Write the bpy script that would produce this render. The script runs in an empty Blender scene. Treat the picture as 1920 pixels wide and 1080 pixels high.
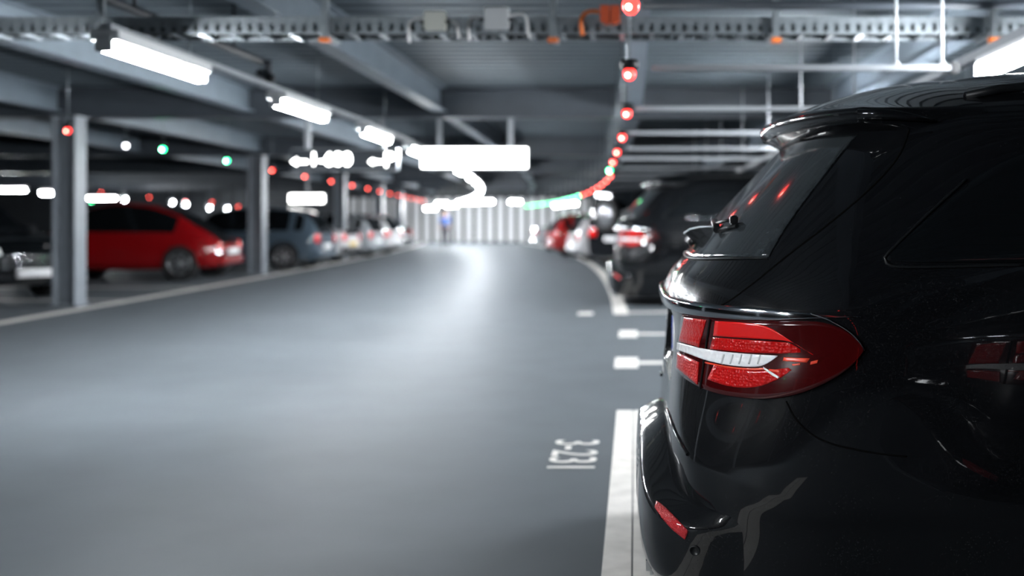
import bpy, bmesh, math, random
import numpy as np
from mathutils import Vector, Matrix
from mathutils.bvhtree import BVHTree
random.seed(7)
PI = math.pi
sc = bpy.context.scene
col = sc.collection
FPX, HC, VX, VY = 2000.0, 1.22, 1190.0, 415.0     # focal length in px of a 1920 frame, eye height, vanishing point

def W(px, py, Y):
    return Vector(((px - VX) / FPX * Y, Y, HC - (py - VY) / FPX * Y))

# ------------------------------------------------------------------ materials
def mat(name, color, rough=.5, metal=0., coat=0., spec=.5, noise=0., nscale=20., emit=None, estr=0., rnoise=0., bump=0., bscale=60.):
    m = bpy.data.materials.new(name); m.use_nodes = True
    nt = m.node_tree; b = nt.nodes['Principled BSDF']
    b.inputs['Base Color'].default_value = (*color, 1)
    b.inputs['Roughness'].default_value = rough
    b.inputs['Metallic'].default_value = metal
    b.inputs['Coat Weight'].default_value = coat
    b.inputs['Coat Roughness'].default_value = .03
    b.inputs['Specular IOR Level'].default_value = spec
    tc = nt.nodes.new('ShaderNodeTexCoord')
    if noise or rnoise:
        n = nt.nodes.new('ShaderNodeTexNoise'); n.inputs['Scale'].default_value = nscale
        n.inputs['Detail'].default_value = 6
        nt.links.new(tc.outputs['Object'], n.inputs['Vector'])
        if noise:
            r = nt.nodes.new('ShaderNodeMapRange')
            r.inputs['From Min'].default_value = .3; r.inputs['From Max'].default_value = .7
            r.inputs['To Min'].default_value = 1 - noise; r.inputs['To Max'].default_value = 1 + noise
            nt.links.new(n.outputs['Fac'], r.inputs['Value'])
            x = nt.nodes.new('ShaderNodeMix'); x.data_type = 'RGBA'; x.blend_type = 'MULTIPLY'
            x.inputs['Factor'].default_value = 1; x.inputs['A'].default_value = (*color, 1)
            nt.links.new(r.outputs['Result'], x.inputs['B'])
            nt.links.new(x.outputs['Result'], b.inputs['Base Color'])
        if rnoise:
            r = nt.nodes.new('ShaderNodeMapRange')
            r.inputs['From Min'].default_value = .3; r.inputs['From Max'].default_value = .7
            r.inputs['To Min'].default_value = max(0, rough - rnoise); r.inputs['To Max'].default_value = rough + rnoise
            nt.links.new(n.outputs['Fac'], r.inputs['Value'])
            nt.links.new(r.outputs['Result'], b.inputs['Roughness'])
    if bump:
        n2 = nt.nodes.new('ShaderNodeTexNoise'); n2.inputs['Scale'].default_value = bscale
        nt.links.new(tc.outputs['Object'], n2.inputs['Vector'])
        bp = nt.nodes.new('ShaderNodeBump'); bp.inputs['Strength'].default_value = bump; bp.inputs['Distance'].default_value = .01
        nt.links.new(n2.outputs['Fac'], bp.inputs['Height']); nt.links.new(bp.outputs['Normal'], b.inputs['Normal'])
    if emit:
        b.inputs['Emission Color'].default_value = (*emit, 1); b.inputs['Emission Strength'].default_value = estr
    return m

def lens_mat(name, color, scale, rough=.25, coat=1.):
    """moulded plastic lens: small cells in the relief"""
    m = mat(name, color, rough, coat=coat, spec=.12)
    nt = m.node_tree; b = nt.nodes['Principled BSDF']
    tc = nt.nodes.new('ShaderNodeTexCoord'); v = nt.nodes.new('ShaderNodeTexVoronoi')
    v.inputs['Scale'].default_value = scale; v.inputs['Randomness'].default_value = .55
    nt.links.new(tc.outputs['Object'], v.inputs['Vector'])
    bp = nt.nodes.new('ShaderNodeBump'); bp.inputs['Strength'].default_value = .7; bp.inputs['Distance'].default_value = .004
    nt.links.new(v.outputs['Distance'], bp.inputs['Height']); nt.links.new(bp.outputs['Normal'], b.inputs['Normal'])
    return m

def paint_mat(name, color, dust=.03, rough=.22, film=0.):
    """clear-coated car paint with a fine film of dust specks"""
    m = mat(name, color, rough, coat=1., spec=.08)
    nt = m.node_tree; b = nt.nodes['Principled BSDF']; b.inputs['Coat Roughness'].default_value = .015
    tc = nt.nodes.new('ShaderNodeTexCoord')
    n = nt.nodes.new('ShaderNodeTexNoise'); n.inputs['Scale'].default_value = 260; n.inputs['Detail'].default_value = 3
    n2 = nt.nodes.new('ShaderNodeTexNoise'); n2.inputs['Scale'].default_value = 5; n2.inputs['Detail'].default_value = 4
    nt.links.new(tc.outputs['Object'], n.inputs['Vector']); nt.links.new(tc.outputs['Object'], n2.inputs['Vector'])
    r = nt.nodes.new('ShaderNodeMapRange'); r.inputs['From Min'].default_value = .55; r.inputs['From Max'].default_value = .8
    nt.links.new(n.outputs['Fac'], r.inputs['Value'])
    mu = nt.nodes.new('ShaderNodeMath'); mu.operation = 'MULTIPLY'
    nt.links.new(r.outputs['Result'], mu.inputs[0]); nt.links.new(n2.outputs['Fac'], mu.inputs[1])
    x = nt.nodes.new('ShaderNodeMix'); x.data_type = 'RGBA'
    x.inputs['A'].default_value = (*color, 1); x.inputs['B'].default_value = (dust + color[0], dust + color[1], dust + color[2], 1)
    fac = mu.outputs['Value']
    if film:    # road dust settled on the tail
        sx = nt.nodes.new('ShaderNodeSeparateXYZ'); nt.links.new(tc.outputs['Object'], sx.inputs[0])
        fr = nt.nodes.new('ShaderNodeMapRange'); fr.inputs['From Min'].default_value = .62; fr.inputs['From Max'].default_value = .12
        fr.inputs['To Max'].default_value = film; fr.clamp = True
        nt.links.new(sx.outputs['X'], fr.inputs['Value'])
        n3 = nt.nodes.new('ShaderNodeTexNoise'); n3.inputs['Scale'].default_value = 9; n3.inputs['Detail'].default_value = 7
        nt.links.new(tc.outputs['Object'], n3.inputs['Vector'])
        m3 = nt.nodes.new('ShaderNodeMath'); m3.operation = 'MULTIPLY'; nt.links.new(fr.outputs['Result'], m3.inputs[0]); nt.links.new(n3.outputs['Fac'], m3.inputs[1])
        a3 = nt.nodes.new('ShaderNodeMath'); a3.operation = 'ADD'; a3.use_clamp = True
        nt.links.new(fac, a3.inputs[0]); nt.links.new(m3.outputs['Value'], a3.inputs[1]); fac = a3.outputs['Value']
    nt.links.new(fac, x.inputs['Factor']); nt.links.new(x.outputs['Result'], b.inputs['Base Color'])
    return m

LAMP_E, SIGN_E, LED_E = 350., 12., 17.
M = dict(
    floor=mat('floor_paint', (.094, .106, .116), .5, spec=0., noise=.05, nscale=2.2, bump=.05, bscale=220),
    line=mat('line_paint', (.62, .60, .565), .55, noise=.12, nscale=9),
    deck=mat('deck_sheet', (.092, .112, .127), .62, spec=.2, noise=.1, nscale=1.2),
    steel=mat('beam_paint', (.125, .155, .185), .45, noise=.1, nscale=3),
    darksteel=mat('dark_girder_paint', (.05, .06, .073), .5, noise=.12, nscale=3),
    column=mat('column_paint', (.17, .19, .215), .45, noise=.1, nscale=5),
    galv=mat('galvanised', (.23, .26, .28), .38, metal=.65, noise=.15, nscale=25),
    rail=mat('white_rail', (.30, .32, .34), .5, spec=.3),
    darkpipe=mat('dark_pipe', (.022, .026, .032), .45),
    black=mat('black_plastic', (.007, .008, .009), .38, spec=.3, noise=.1, nscale=60),
    rubber=mat('tyre_rubber', (.012, .012, .013), .7),
    rim=mat('alloy', (.42, .43, .45), .3, metal=.8),
    chrome=mat('chrome', (.62, .65, .68), .09, metal=1.),
    lamphousing=mat('lamp_housing', (.7, .72, .72), .4),
    lamp=mat('lamp_tube', (.9, .9, .9), .4, emit=(.92, .96, 1.0), estr=LAMP_E),
    sign=mat('sign_white', (.9, .9, .9), .4, emit=(1, 1, .98), estr=SIGN_E),
    signdark=mat('sign_dark', (.03, .036, .045), .4),
    signframe=mat('sign_frame', (.4, .43, .45), .35, metal=.3),
    red_led=mat('red_led', (.8, .05, .03), .3, emit=(1, .03, .025), estr=6.),
    red_core=mat('red_led_core', (.8, .5, .4), .3, emit=(1, .17, .13), estr=50.),
    green_core=mat('green_led_core', (.5, .8, .6), .3, emit=(.25, 1, .5), estr=130.),
    green_led=mat('green_led', (.05, .7, .3), .3, emit=(.02, 1, .30), estr=16.),
    white_led=mat('white_led', (.8, .8, .8), .3, emit=(.95, .95, 1), estr=12),
    orange=mat('orange_plastic', (.62, .14, .02), .4),
    rust=mat('orange_red_plastic', (.36, .05, .012), .45),
    beige=mat('box_plastic', (.50, .51, .46), .45),
    grey=mat('grey_plastic', (.46, .48, .49), .45),
    cable=mat('white_cable', (.55, .56, .56), .5),
    wall=mat('wall_concrete', (.03, .035, .04), .7, noise=.2, nscale=1.5),
    slat=mat('pale_slats', (.78, .79, .80), .55),
    glass=mat('tinted_glass', (.004, .005, .006), .04, spec=.4),
    reargl=mat('dusty_tinted_glass', (.030, .036, .040), .13, spec=.55, coat=.6, noise=.35, nscale=45),
    black_paint=paint_mat('black_car_paint', (.0035, .004, .005), .035, film=.2),
    lens=mat('dark_red_lens', (.045, .0015, .002), .12, coat=1.),
    lens_in=lens_mat('ruby_cells', (.50, .003, .003), 120, .3),
    lens_br=mat('bright_red_band', (.74, .005, .004), .22, coat=1.),
    lens_led=mat('orange_red_light_guide', (.9, .08, .04), .18, coat=1.),
    lens_white=lens_mat('clear_reversing_lens', (.86, .87, .88), 60, .18),
    reflector=lens_mat('bumper_reflector', (.42, .025, .03), 240, .25, .5),
    plate=mat('plate_white', (.78, .79, .80), .35),
    plate_y=mat('plate_yellow', (.72, .5, .08), .35),
    plate_b=mat('plate_blue', (.01, .06, .42), .35),
    ink=mat('plate_ink', (.01, .01, .01), .4),
    seam=mat('panel_gap', (.001, .001, .001), .9, spec=.1),
    skin=mat('skin', (.55, .34, .25), .55),
    hair=mat('hair', (.03, .02, .015), .6),
    shirt=mat('blue_shirt', (.06, .17, .48), .7),
    trousers=mat('dark_trousers', (.015, .02, .035), .8),
    shoe=mat('shoe', (.02, .018, .016), .5),
)

_b = M['floor'].node_tree.nodes['Principled BSDF']      # thin worn sealer over the floor paint
_b.inputs['Coat Weight'].default_value = .42; _b.inputs['Coat Roughness'].default_value = .5; _b.inputs['Coat IOR'].default_value = 1.2
# ------------------------------------------------------------------ helpers
def link(o, parent=None):
    col.objects.link(o)
    if parent is not None: o.parent = parent
    return o

def obj(name, bm, m, parent=None, smooth=False, loc=None):
    me = bpy.data.meshes.new(name)
    bm.normal_update()
    bm.to_mesh(me); bm.free()
    for mm in (m if isinstance(m, (list, tuple)) else [m]): me.materials.append(mm)
    if smooth:
        me.polygons.foreach_set('use_smooth', [True] * len(me.polygons))
    o = bpy.data.objects.new(name, me)
    if loc is not None: o.location = loc
    return link(o, parent)

def tag(o, label, cat, group=None, kind=None):
    if label: o['label'] = label
    if cat: o['category'] = cat
    if group: o['group'] = group
    if kind: o['kind'] = kind
    return o

def thing(name, label, cat, loc=(0, 0, 0), rz=0., group=None, kind=None):
    o = bpy.data.objects.new(name, None); o.empty_display_size = .1
    o.location = loc; o.rotation_euler = (0, 0, rz)
    link(o); return tag(o, label, cat, group, kind)

def kids(o): return [c for c in col.objects if c.parent == o]

def dup(root, loc, rz=0., label=None, group=None, scale=None, swap=None):
    idx = {}
    for c in col.objects:
        if c.parent: idx.setdefault(c.parent.name, []).append(c)
    def rec(o, parent):
        c = o.copy(); col.objects.link(c)
        if parent is not None: c.parent = parent
        if swap and c.type == 'MESH' and c.data.materials and c.data.materials[0] in swap:
            k = swap[c.data.materials[0]]
            c.data = c.data.copy(); c.data.materials[0] = k
        for ch in idx.get(o.name, []): rec(ch, c)
        return c
    r = rec(root, None); r.location = loc; r.rotation_euler = (0, 0, rz)
    if scale: r.scale = (scale,) * 3 if not isinstance(scale, tuple) else scale
    if label: r['label'] = label
    if group: r['group'] = group
    return r

def box(bm, x0, x1, y0, y1, z0, z1, mt=None, bev=0.):
    b2 = bmesh.new()
    bmesh.ops.create_cube(b2, size=1)
    for v in b2.verts:
        v.co = Vector((x0 + (v.co.x + .5) * (x1 - x0), y0 + (v.co.y + .5) * (y1 - y0), z0 + (v.co.z + .5) * (z1 - z0)))
    if bev: bmesh.ops.bevel(b2, geom=list(b2.edges), offset=bev, segments=2, affect='EDGES')
    if mt is not None: bmesh.ops.transform(b2, matrix=mt, verts=b2.verts)
    join(bm, b2)
    return bm

def join(bm, b2):
    mp = [bm.verts.new(v.co) for v in b2.verts]
    b2.verts.index_update()
    for f in b2.faces:
        try:
            nf = bm.faces.new([mp[v.index] for v in f.verts]); nf.smooth = f.smooth
        except ValueError: pass
    b2.free()

def B(*a, **k): return box(bmesh.new(), *a, **k)

def tube(bm, pts, r, seg=10, caps=True):
    pts = [Vector(p) for p in pts]
    rr = r if isinstance(r, (list, tuple)) else [r] * len(pts)
    rings = []
    up = None
    for i, p in enumerate(pts):
        d = (pts[min(i + 1, len(pts) - 1)] - pts[max(i - 1, 0)]).normalized()
        a = d.orthogonal().normalized() if up is None else (up - d * up.dot(d)).normalized()
        up = a; b = d.cross(a)
        rings.append([bm.verts.new(p + (a * math.cos(2 * PI * k / seg) + b * math.sin(2 * PI * k / seg)) * rr[i]) for k in range(seg)])
    for i in range(len(rings) - 1):
        for k in range(seg):
            f = bm.faces.new((rings[i][k], rings[i][(k + 1) % seg], rings[i + 1][(k + 1) % seg], rings[i + 1][k])); f.smooth = True
    if caps:
        bm.faces.new(rings[0][::-1]); bm.faces.new(rings[-1])
    return bm

def T(pts, r, seg=10): return tube(bmesh.new(), pts, r, seg)

def lathe(bm, prof, seg=24, mt=None):
    """profile of (r, h) turned about local Z, closed at both ends"""
    b2 = bmesh.new(); rings = []
    for r, h in prof:
        if r < 1e-6: rings.append([b2.verts.new((0, 0, h))])
        else: rings.append([b2.verts.new((r * math.cos(2 * PI * k / seg), r * math.sin(2 * PI * k / seg), h)) for k in range(seg)])
    for a, b in zip(rings, rings[1:]):
        for k in range(seg):
            q = [a[k % len(a)], a[(k + 1) % len(a)], b[(k + 1) % len(b)], b[k % len(b)]]
            u = []
            for v in q:
                if v not in u: u.append(v)
            if len(u) > 2:
                f = b2.faces.new(u); f.smooth = True
    bmesh.ops.recalc_face_normals(b2, faces=b2.faces)
    if mt is not None: bmesh.ops.transform(b2, matrix=mt, verts=b2.verts)
    join(bm, b2); return bm

def resample(poly, n):
    P = [Vector((*p, 0)) for p in poly]
    d = [0]
    for a, b in zip(P, P[1:]): d.append(d[-1] + (b - a).length)
    out = []
    for i in range(n):
        t = d[-1] * i / (n - 1); k = 0
        while k < len(d) - 2 and d[k + 1] < t: k += 1
        s = (t - d[k]) / max(d[k + 1] - d[k], 1e-9)
        q = P[k].lerp(P[k + 1], s); out.append((q.x, q.y))
    return out

def smooth_poly(poly, it=2):
    for _ in range(it):
        o = [poly[0]]
        for a, b in zip(poly, poly[1:]):
            o += [(a[0] * .75 + b[0] * .25, a[1] * .75 + b[1] * .25), (a[0] * .25 + b[0] * .75, a[1] * .25 + b[1] * .75)]
        o.append(poly[-1]); poly = o
    return poly

def grid_mesh(rows, skirt=None):
    """rows of points -> smooth sheet; skirt: same-shaped rows of inward points closing the rim and the back"""
    bm = bmesh.new()
    V = [[bm.verts.new(p) for p in r] for r in rows]
    n, m = len(V), len(V[0])
    for i in range(n - 1):
        for j in range(m - 1):
            try:
                f = bm.faces.new((V[i][j], V[i][j + 1], V[i + 1][j + 1], V[i + 1][j])); f.smooth = True
            except ValueError: pass
    if skirt:
        ring = [(0, j) for j in range(m)] + [(i, m - 1) for i in range(1, n)] + [(n - 1, j) for j in range(m - 2, -1, -1)] + [(i, 0) for i in range(n - 2, 0, -1)]
        I = [bm.verts.new(skirt[i][j]) for i, j in ring]
        O = [bm.verts.new(rows[i][j]) for i, j in ring]
        k = len(ring)
        for a in range(k):
            b = (a + 1) % k
            if (O[a].co - O[b].co).length > 1e-7:
                try: bm.faces.new((O[a], I[a], I[b], O[b]))
                except ValueError: pass
    bmesh.ops.remove_doubles(bm, verts=bm.verts, dist=1e-6)
    bmesh.ops.recalc_face_normals(bm, faces=bm.faces)
    return bm

def text_mesh(s, size, extrude=.001):
    cu = bpy.data.curves.new('lettering', 'FONT'); cu.body = s; cu.size = size; cu.extrude = extrude
    cu.align_x = 'CENTER'; cu.align_y = 'CENTER'
    o = bpy.data.objects.new('lettering', cu); col.objects.link(o)
    bpy.context.view_layer.update()
    me = bpy.data.meshes.new_from_object(o.evaluated_get(bpy.context.evaluated_depsgraph_get()))
    col.objects.unlink(o); bpy.data.objects.remove(o); bpy.data.curves.remove(cu)
    bm = bmesh.new(); bm.from_mesh(me); bpy.data.meshes.remove(me)
    return bm

def pchip(xs, ys):
    xs = np.array(xs, float); ys = np.array(ys, float)
    h = np.diff(xs); d = np.diff(ys) / h
    m = np.zeros(len(xs)); m[0] = d[0]; m[-1] = d[-1]
    for i in range(1, len(xs) - 1):
        if d[i - 1] * d[i] > 0:
            w1 = 2 * h[i] + h[i - 1]; w2 = h[i] + 2 * h[i - 1]
            m[i] = (w1 + w2) / (w1 / d[i - 1] + w2 / d[i])
    def f(x):
        x = min(max(x, xs[0]), xs[-1]); i = min(int(np.searchsorted(xs, x, 'right')) - 1, len(xs) - 2); i = max(i, 0)
        t = (x - xs[i]) / h[i]
        return float((2*t**3-3*t*t+1)*ys[i] + (t**3-2*t*t+t)*h[i]*m[i] + (-2*t**3+3*t*t)*ys[i+1] + (t**3-t*t)*h[i]*m[i+1])
    return f

def sstep(a, b, x):
    t = min(max((x - a) / (b - a), 0), 1); return t * t * (3 - 2 * t)

ORD = ['first', 'second', 'third', 'fourth', 'fifth', 'sixth', 'seventh', 'eighth', 'ninth', 'tenth', 'eleventh', 'twelfth', 'thirteenth',
       'fourteenth', 'fifteenth', 'sixteenth', 'seventeenth', 'eighteenth', 'nineteenth', 'twentieth']

# the lane bends to the left with distance
def bend(Y):
    u = max(0., Y - 12.); return -(.02 * u + .0022 * u * u)
def bend_left(Y):
    u = max(0., Y - 12.); return -(.04 * u + .001 * u * u)
def lane_right(Y): return -.03 + bend(Y)
def lane_left(Y): return -7.58 + bend_left(Y)
DECK = 3.19
Y0, Y1, X0, X1 = -24., 63., -40., 13.

# ------------------------------------------------------------------ setting
def structure(name, bm, m, parent=None, **k):
    o = obj(name, bm, m, parent, **k)
    if parent is None: o['kind'] = 'structure'
    return o

floor = structure('floor', B(X0, X1, Y0, Y1, -.2, 0), M['floor'])
tag(floor, 'dark grey painted floor of the parking level with white markings', 'floor')

# corrugated deck sheet: trapezoid ribs running across the lane
bm = bmesh.new(); prof = []
y = Y0
while y < Y1:
    prof += [(y, DECK), (y + .17, DECK), (y + .19, DECK + .045), (y + .29, DECK + .045), (y + .31, DECK)]
    y += .31
prof = [(min(a, Y1), b) for a, b in prof]
lo = [(bm.verts.new((X0, a, b)), bm.verts.new((X1, a, b))) for a, b in prof]
for p, q in zip(lo, lo[1:]):
    try: bm.faces.new((p[0], p[1], q[1], q[0]))
    except ValueError: pass
t0 = bm.verts.new((X0, Y0, DECK + .2)); t1 = bm.verts.new((X1, Y0, DECK + .2)); t2 = bm.verts.new((X1, Y1, DECK + .2)); t3 = bm.verts.new((X0, Y1, DECK + .2))
bm.faces.new((t0, t1, t2, t3))
ceil_o = structure('ceiling', bm, M['deck']); tag(ceil_o, 'grey ribbed metal deck over the whole parking level', 'ceiling')
for n, b, lab in (('wall_left', (X0 - .2, X0, Y0, Y1, 0, DECK), 'dark concrete wall beyond the left parking bays'),
                  ('wall_right', (X1, X1 + .2, Y0, Y1, 0, DECK), 'dark concrete wall beyond the right parking bays'),
                  ('wall_far_left', (X0, -17., Y1 - .25, Y1 - .1, 0, DECK), 'dark concrete wall at the far end behind the left bays')):
    tag(structure(n, B(*b), M['wall']), lab, 'wall')
def slat_wall(name, ya, sgn, xa, label):
    w_ = structure(name, B(X0, X1, min(ya, ya + sgn * .2), max(ya, ya + sgn * .2), 0, DECK), M['wall'])
    bm = bmesh.new(); x = xa
    while x < 8:
        box(bm, x, x + .40, min(ya - sgn * .12, ya - sgn * .03), max(ya - sgn * .12, ya - sgn * .03), .02, 2.6); x += .62
    obj('slat_screen', bm, M['slat'], w_); tag(w_, label, 'wall')
slat_wall('wall_far', Y1, 1, -16.8, 'pale wall of upright slats closing the far end of the lane')
tag(structure('wall_near', B(X0, X1, Y0 - .2, Y0, 0, DECK), M['wall']), 'dark concrete wall behind the viewpoint', 'wall')

# painted markings belong to the floor
def ribbon(pts, w, z=.002):
    bm = bmesh.new(); prev = None
    for i, (x, y) in enumerate(pts):
        a = pts[max(i - 1, 0)]; b = pts[min(i + 1, len(pts) - 1)]
        d = Vector((b[0] - a[0], b[1] - a[1])).normalized(); n = Vector((-d.y, d.x)) * w / 2
        c = (bm.verts.new((x + n.x, y + n.y, z)), bm.verts.new((x - n.x, y - n.y, z)))
        if prev: bm.faces.new((prev[0], prev[1], c[1], c[0]))
        prev = c
    return bm
def mark(name, bm): return obj(name, bm, M['line'], floor)
mark('edge_line', B(-.115, -.012, .4, 6.87, .0005, .003)); mark('edge_line', B(-.006, .11, .4, 6.87, .0005, .003))
mark('edge_line', ribbon([(lane_right(y) - .1, y) for y in np.arange(14.0, 62, 1.)], .2))
mark('edge_line', ribbon([(lane_left(y), y) for y in np.arange(-23, 62, 1.)], .22))
for yy in (9.2, 11.55):
    mark('line_end_block', B(-.17, .03, yy - .33, yy + .33, .0005, .003))
    mark('stall_line', B(.03, 4.8, yy - .07, yy + .07, .0005, .003))
mark('stall_line', B(-.2, 4.8, 14.2, 14.34, .0005, .003)); mark('stall_line', B(-.75, -.55, 13.9, 14.3, .0005, .003))
for yy in (19.6, 26.3):
    mark('stall_line', B(-13, lane_left(yy) - .1, yy - .07, yy + .07, .0005, .003))
mark('stall_line', B(-13, -7.85, 16.4, 16.52, .0005, .003))
bm = text_mesh('3-231', .33, .0008)
bmesh.ops.transform(bm, matrix=Matrix.Translation((-.33, 5.58, .002)) @ Matrix.Rotation(-PI / 2, 4, 'Z') @ Matrix.Diagonal((.98, 1.05, 1, 1)), verts=bm.verts)
mark('stall_number', bm)

# ------------------------------------------------------------------ steel frame
def ibeam_sec(h, w, tf, tw):
    """I section, centred on x, z from 0 to h"""
    a, b = w / 2, tw / 2
    return [(-a, 0), (a, 0), (a, tf), (b, tf), (b, h - tf), (a, h - tf), (a, h), (-a, h), (-a, h - tf), (-b, h - tf), (-b, tf), (-a, tf)]
def extrude_sec(sec, p0, p1, side):
    bm = bmesh.new(); up = Vector((0, 0, 1)); s = Vector(side)
    r0 = [bm.verts.new(Vector(p0) + s * a + up * b) for a, b in sec]; r1 = [bm.verts.new(Vector(p1) + s * a + up * b) for a, b in sec]
    n = len(sec)
    for k in range(n): bm.faces.new((r0[k], r0[(k + 1) % n], r1[(k + 1) % n], r1[k]))
    bm.faces.new(r0[::-1]); bm.faces.new(r1); bmesh.ops.recalc_face_normals(bm, faces=bm.faces)
    return bm
GY = [-2.9, 6.2 - .95, 15.75, 24.9, 34.0, 43.1, 52.2]
GY = [-3.4, 15.75, 24.9, 34.0, 43.1, 52.2]
GIRD = 2.74
for k, gy in enumerate(GY):
    o = obj('steel_girder', extrude_sec(ibeam_sec(DECK - GIRD, .3, .03, .03), (X0 + .02, gy, GIRD), (X1 - .02, gy, GIRD), (0, 1, 0)), M['darksteel'])
    tag(o, 'dark steel girder across the ceiling, %s crossing from the viewpoint' % ['one behind', 'first', 'second', 'third', 'fourth', 'fifth'][k], 'girder', 'steel girders across the ceiling', 'structure')
BX = [-11.2, -8.4, -5.6, -2.8, .06, 2.95, 5.8]
BN = ['over the deep left bays', 'above the left column line', 'over the left side of the lane', 'over the middle of the lane', 'above the right edge line', 'over the right bays', 'over the deep right bays']
SPAN = ['in the nearest bay', 'in the second bay', 'in the third bay', 'in the fourth bay', 'in the fifth bay', 'in the farthest bay']
for i, bx in enumerate(BX):
    for k in range(len(GY)):
        ya = GY[k] + .15 if k else Y0 + .2; yb = GY[k + 1] - .15 if k + 1 < len(GY) else Y1 - .1
        o = obj('ceiling_beam', extrude_sec(ibeam_sec(DECK - 2.82, .2, .018, .02), (bx + bend((ya)) * (.5 if k else 0), ya, 2.82), (bx + bend(yb) * .5, yb, 2.82), (1, 0, 0)), M['steel'])
        tag(o, 'grey steel beam running lengthwise %s, %s' % (BN[i], SPAN[k]), 'beam', 'lengthwise ceiling beams', 'structure')

# columns: H section, flanges facing along the aisle's width
def make_column(x, y, label):
    t = thing('steel_column', label, 'column', (x, y, 0), 0, 'steel columns along the left bays', 'structure')
    bm = bmesh.new()
    box(bm, -.165, -.14, -.16, .16, .02, GIRD - .02); box(bm, .14, .165, -.16, .16, .02, GIRD - .02); box(bm, -.14, .14, -.012, .012, .02, GIRD - .02)
    obj('shaft', bm, M['column'], t)
    obj('base_plate', B(-.2, .2, -.19, .19, 0, .02), M['column'], t); obj('cap_plate', B(-.19, .19, -.18, .18, GIRD - .02, GIRD), M['column'], t)
    return t
cn = ['steel column on the left, nearest the viewpoint', 'steel column on the left between the red car and the blue-grey hatchback', 'steel column on the left, third along the lane',
      'steel column on the left, fourth along the lane', 'steel column on the left, last before the far wall']
for k, cy in enumerate((6.3, -2.8, -12., -21.)):
    make_column(-8.15, cy, 'steel column along the left bays, %s one back from the nearest one in the frame' % ORD[k])
for k, cy in enumerate((15.45, 24.6, 33.9, 43., 52.1)):
    make_column([-8.19, -8.70, -9.35, -10.3, -11.5][k], cy, cn[k])

# ------------------------------------------------------------------ lamps
def make_lamp(label, loc, rz=0., L=1.42, group='tube lamps over the lane', hwid=.088, hz=.018):
    t = thing('ceiling_lamp', label, 'lamp', loc, rz, group)
    obj('housing', B(-hwid, hwid, -L / 2, L / 2, hz, .085, bev=.008), M['lamphousing'], t)
    bm = bmesh.new()
    tube(bm, [(0, -L / 2 + .03, 0), (0, -L / 2 + .035, 0), (0, L / 2 - .035, 0), (0, L / 2 - .03, 0)], [.034, .054, .054, .034], 16)
    obj('diffuser', bm, M['lamp'], t)
    for s in (-1, 1):
        obj('end_cap', B(-.05, .05, s * L / 2 - .015, s * L / 2 + .015, -.05, .05, bev=.006), M['grey'], t)
    return t
LZ = 2.29
def lane_mid(Y): return -3.19 + bend(Y) * 1.15
lampY = [-2.12, .96] + [7.12 + 3.08 * k for k in range(16)]  # the one level with the viewpoint is unseen, added to brighten the tail light
lamp0 = make_lamp('tube lamp over the lane, behind the viewpoint, farthest back', (-3.19, lampY[0], LZ))
for k, y in enumerate(lampY):
    if k == 0: continue
    lab = ('tube lamp over the lane behind the viewpoint, %s from the back' % ORD[k] if k < 1 else 'added tube lamp over the lane level with the viewpoint, unseen outside the frame' if k == 1 else
           'white tube lamp over the lane, %s one ahead of the viewpoint' % ORD[k - 2])
    dup(lamp0, (lane_mid(y), y, LZ), math.atan((lane_mid(y + .5) - lane_mid(y - .5)) * -1), lab)
rl = thing('lamp_rail', 'long pale trunking rail carrying the tube lamps over the lane', 'rail', (0, 0, 0))
bm = bmesh.new(); pts = [(lane_mid(y), y) for y in np.arange(6.42, 56, 1.5)]
obj('trunking', B(-3.23, -3.15, -3, 1.75, LZ + .085, LZ + .125), M['rail'], rl)
for a, b in zip(pts, pts[1:]):
    d = Vector((b[0] - a[0], b[1] - a[1])); ang = math.atan2(-d.x, d.y)
    box(bm, -.04, .04, 0, d.length + .01, LZ + .085, LZ + .125, Matrix.Translation((a[0], a[1], 0)) @ Matrix.Rotation(ang, 4, 'Z'))
obj('trunking', bm, M['rail'], rl)
for y in [-2., 1.] + [7.66 + 3.08 * k for k in range(16)]:
    obj('hanger_rod', T([(lane_mid(y), y, LZ + .125), (lane_mid(y), y, DECK)], .006, 6), M['galv'], rl)
# right-hand row over the parked cars
for k, y in enumerate((6.25, 10.2, 13.2)):
    make_lamp('white tube lamp above the black SUV roof at the right edge' if k == 0 else 'white tube lamp over the right bays, %s after the one above the SUV roof' % ORD[k - 1], (2.27 + bend(y), y, LZ - .09), 0, 1.42, 'tube lamps over the right bays', .05, .04)
rr = thing('lamp_rail', 'pale trunking rail over the right bays above the black SUV roof', 'rail')
obj('trunking', B(2.23, 2.31, 3., 24.5, LZ - .005, LZ + .05), M['rail'], rr)
for y in (4.6, 7.8, 12.1, 16.6, 21.2, 23.9): obj('hanger_rod', T([(2.27, y, LZ + .05), (2.27, y, DECK)], .006, 6), M['galv'], rr)
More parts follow.
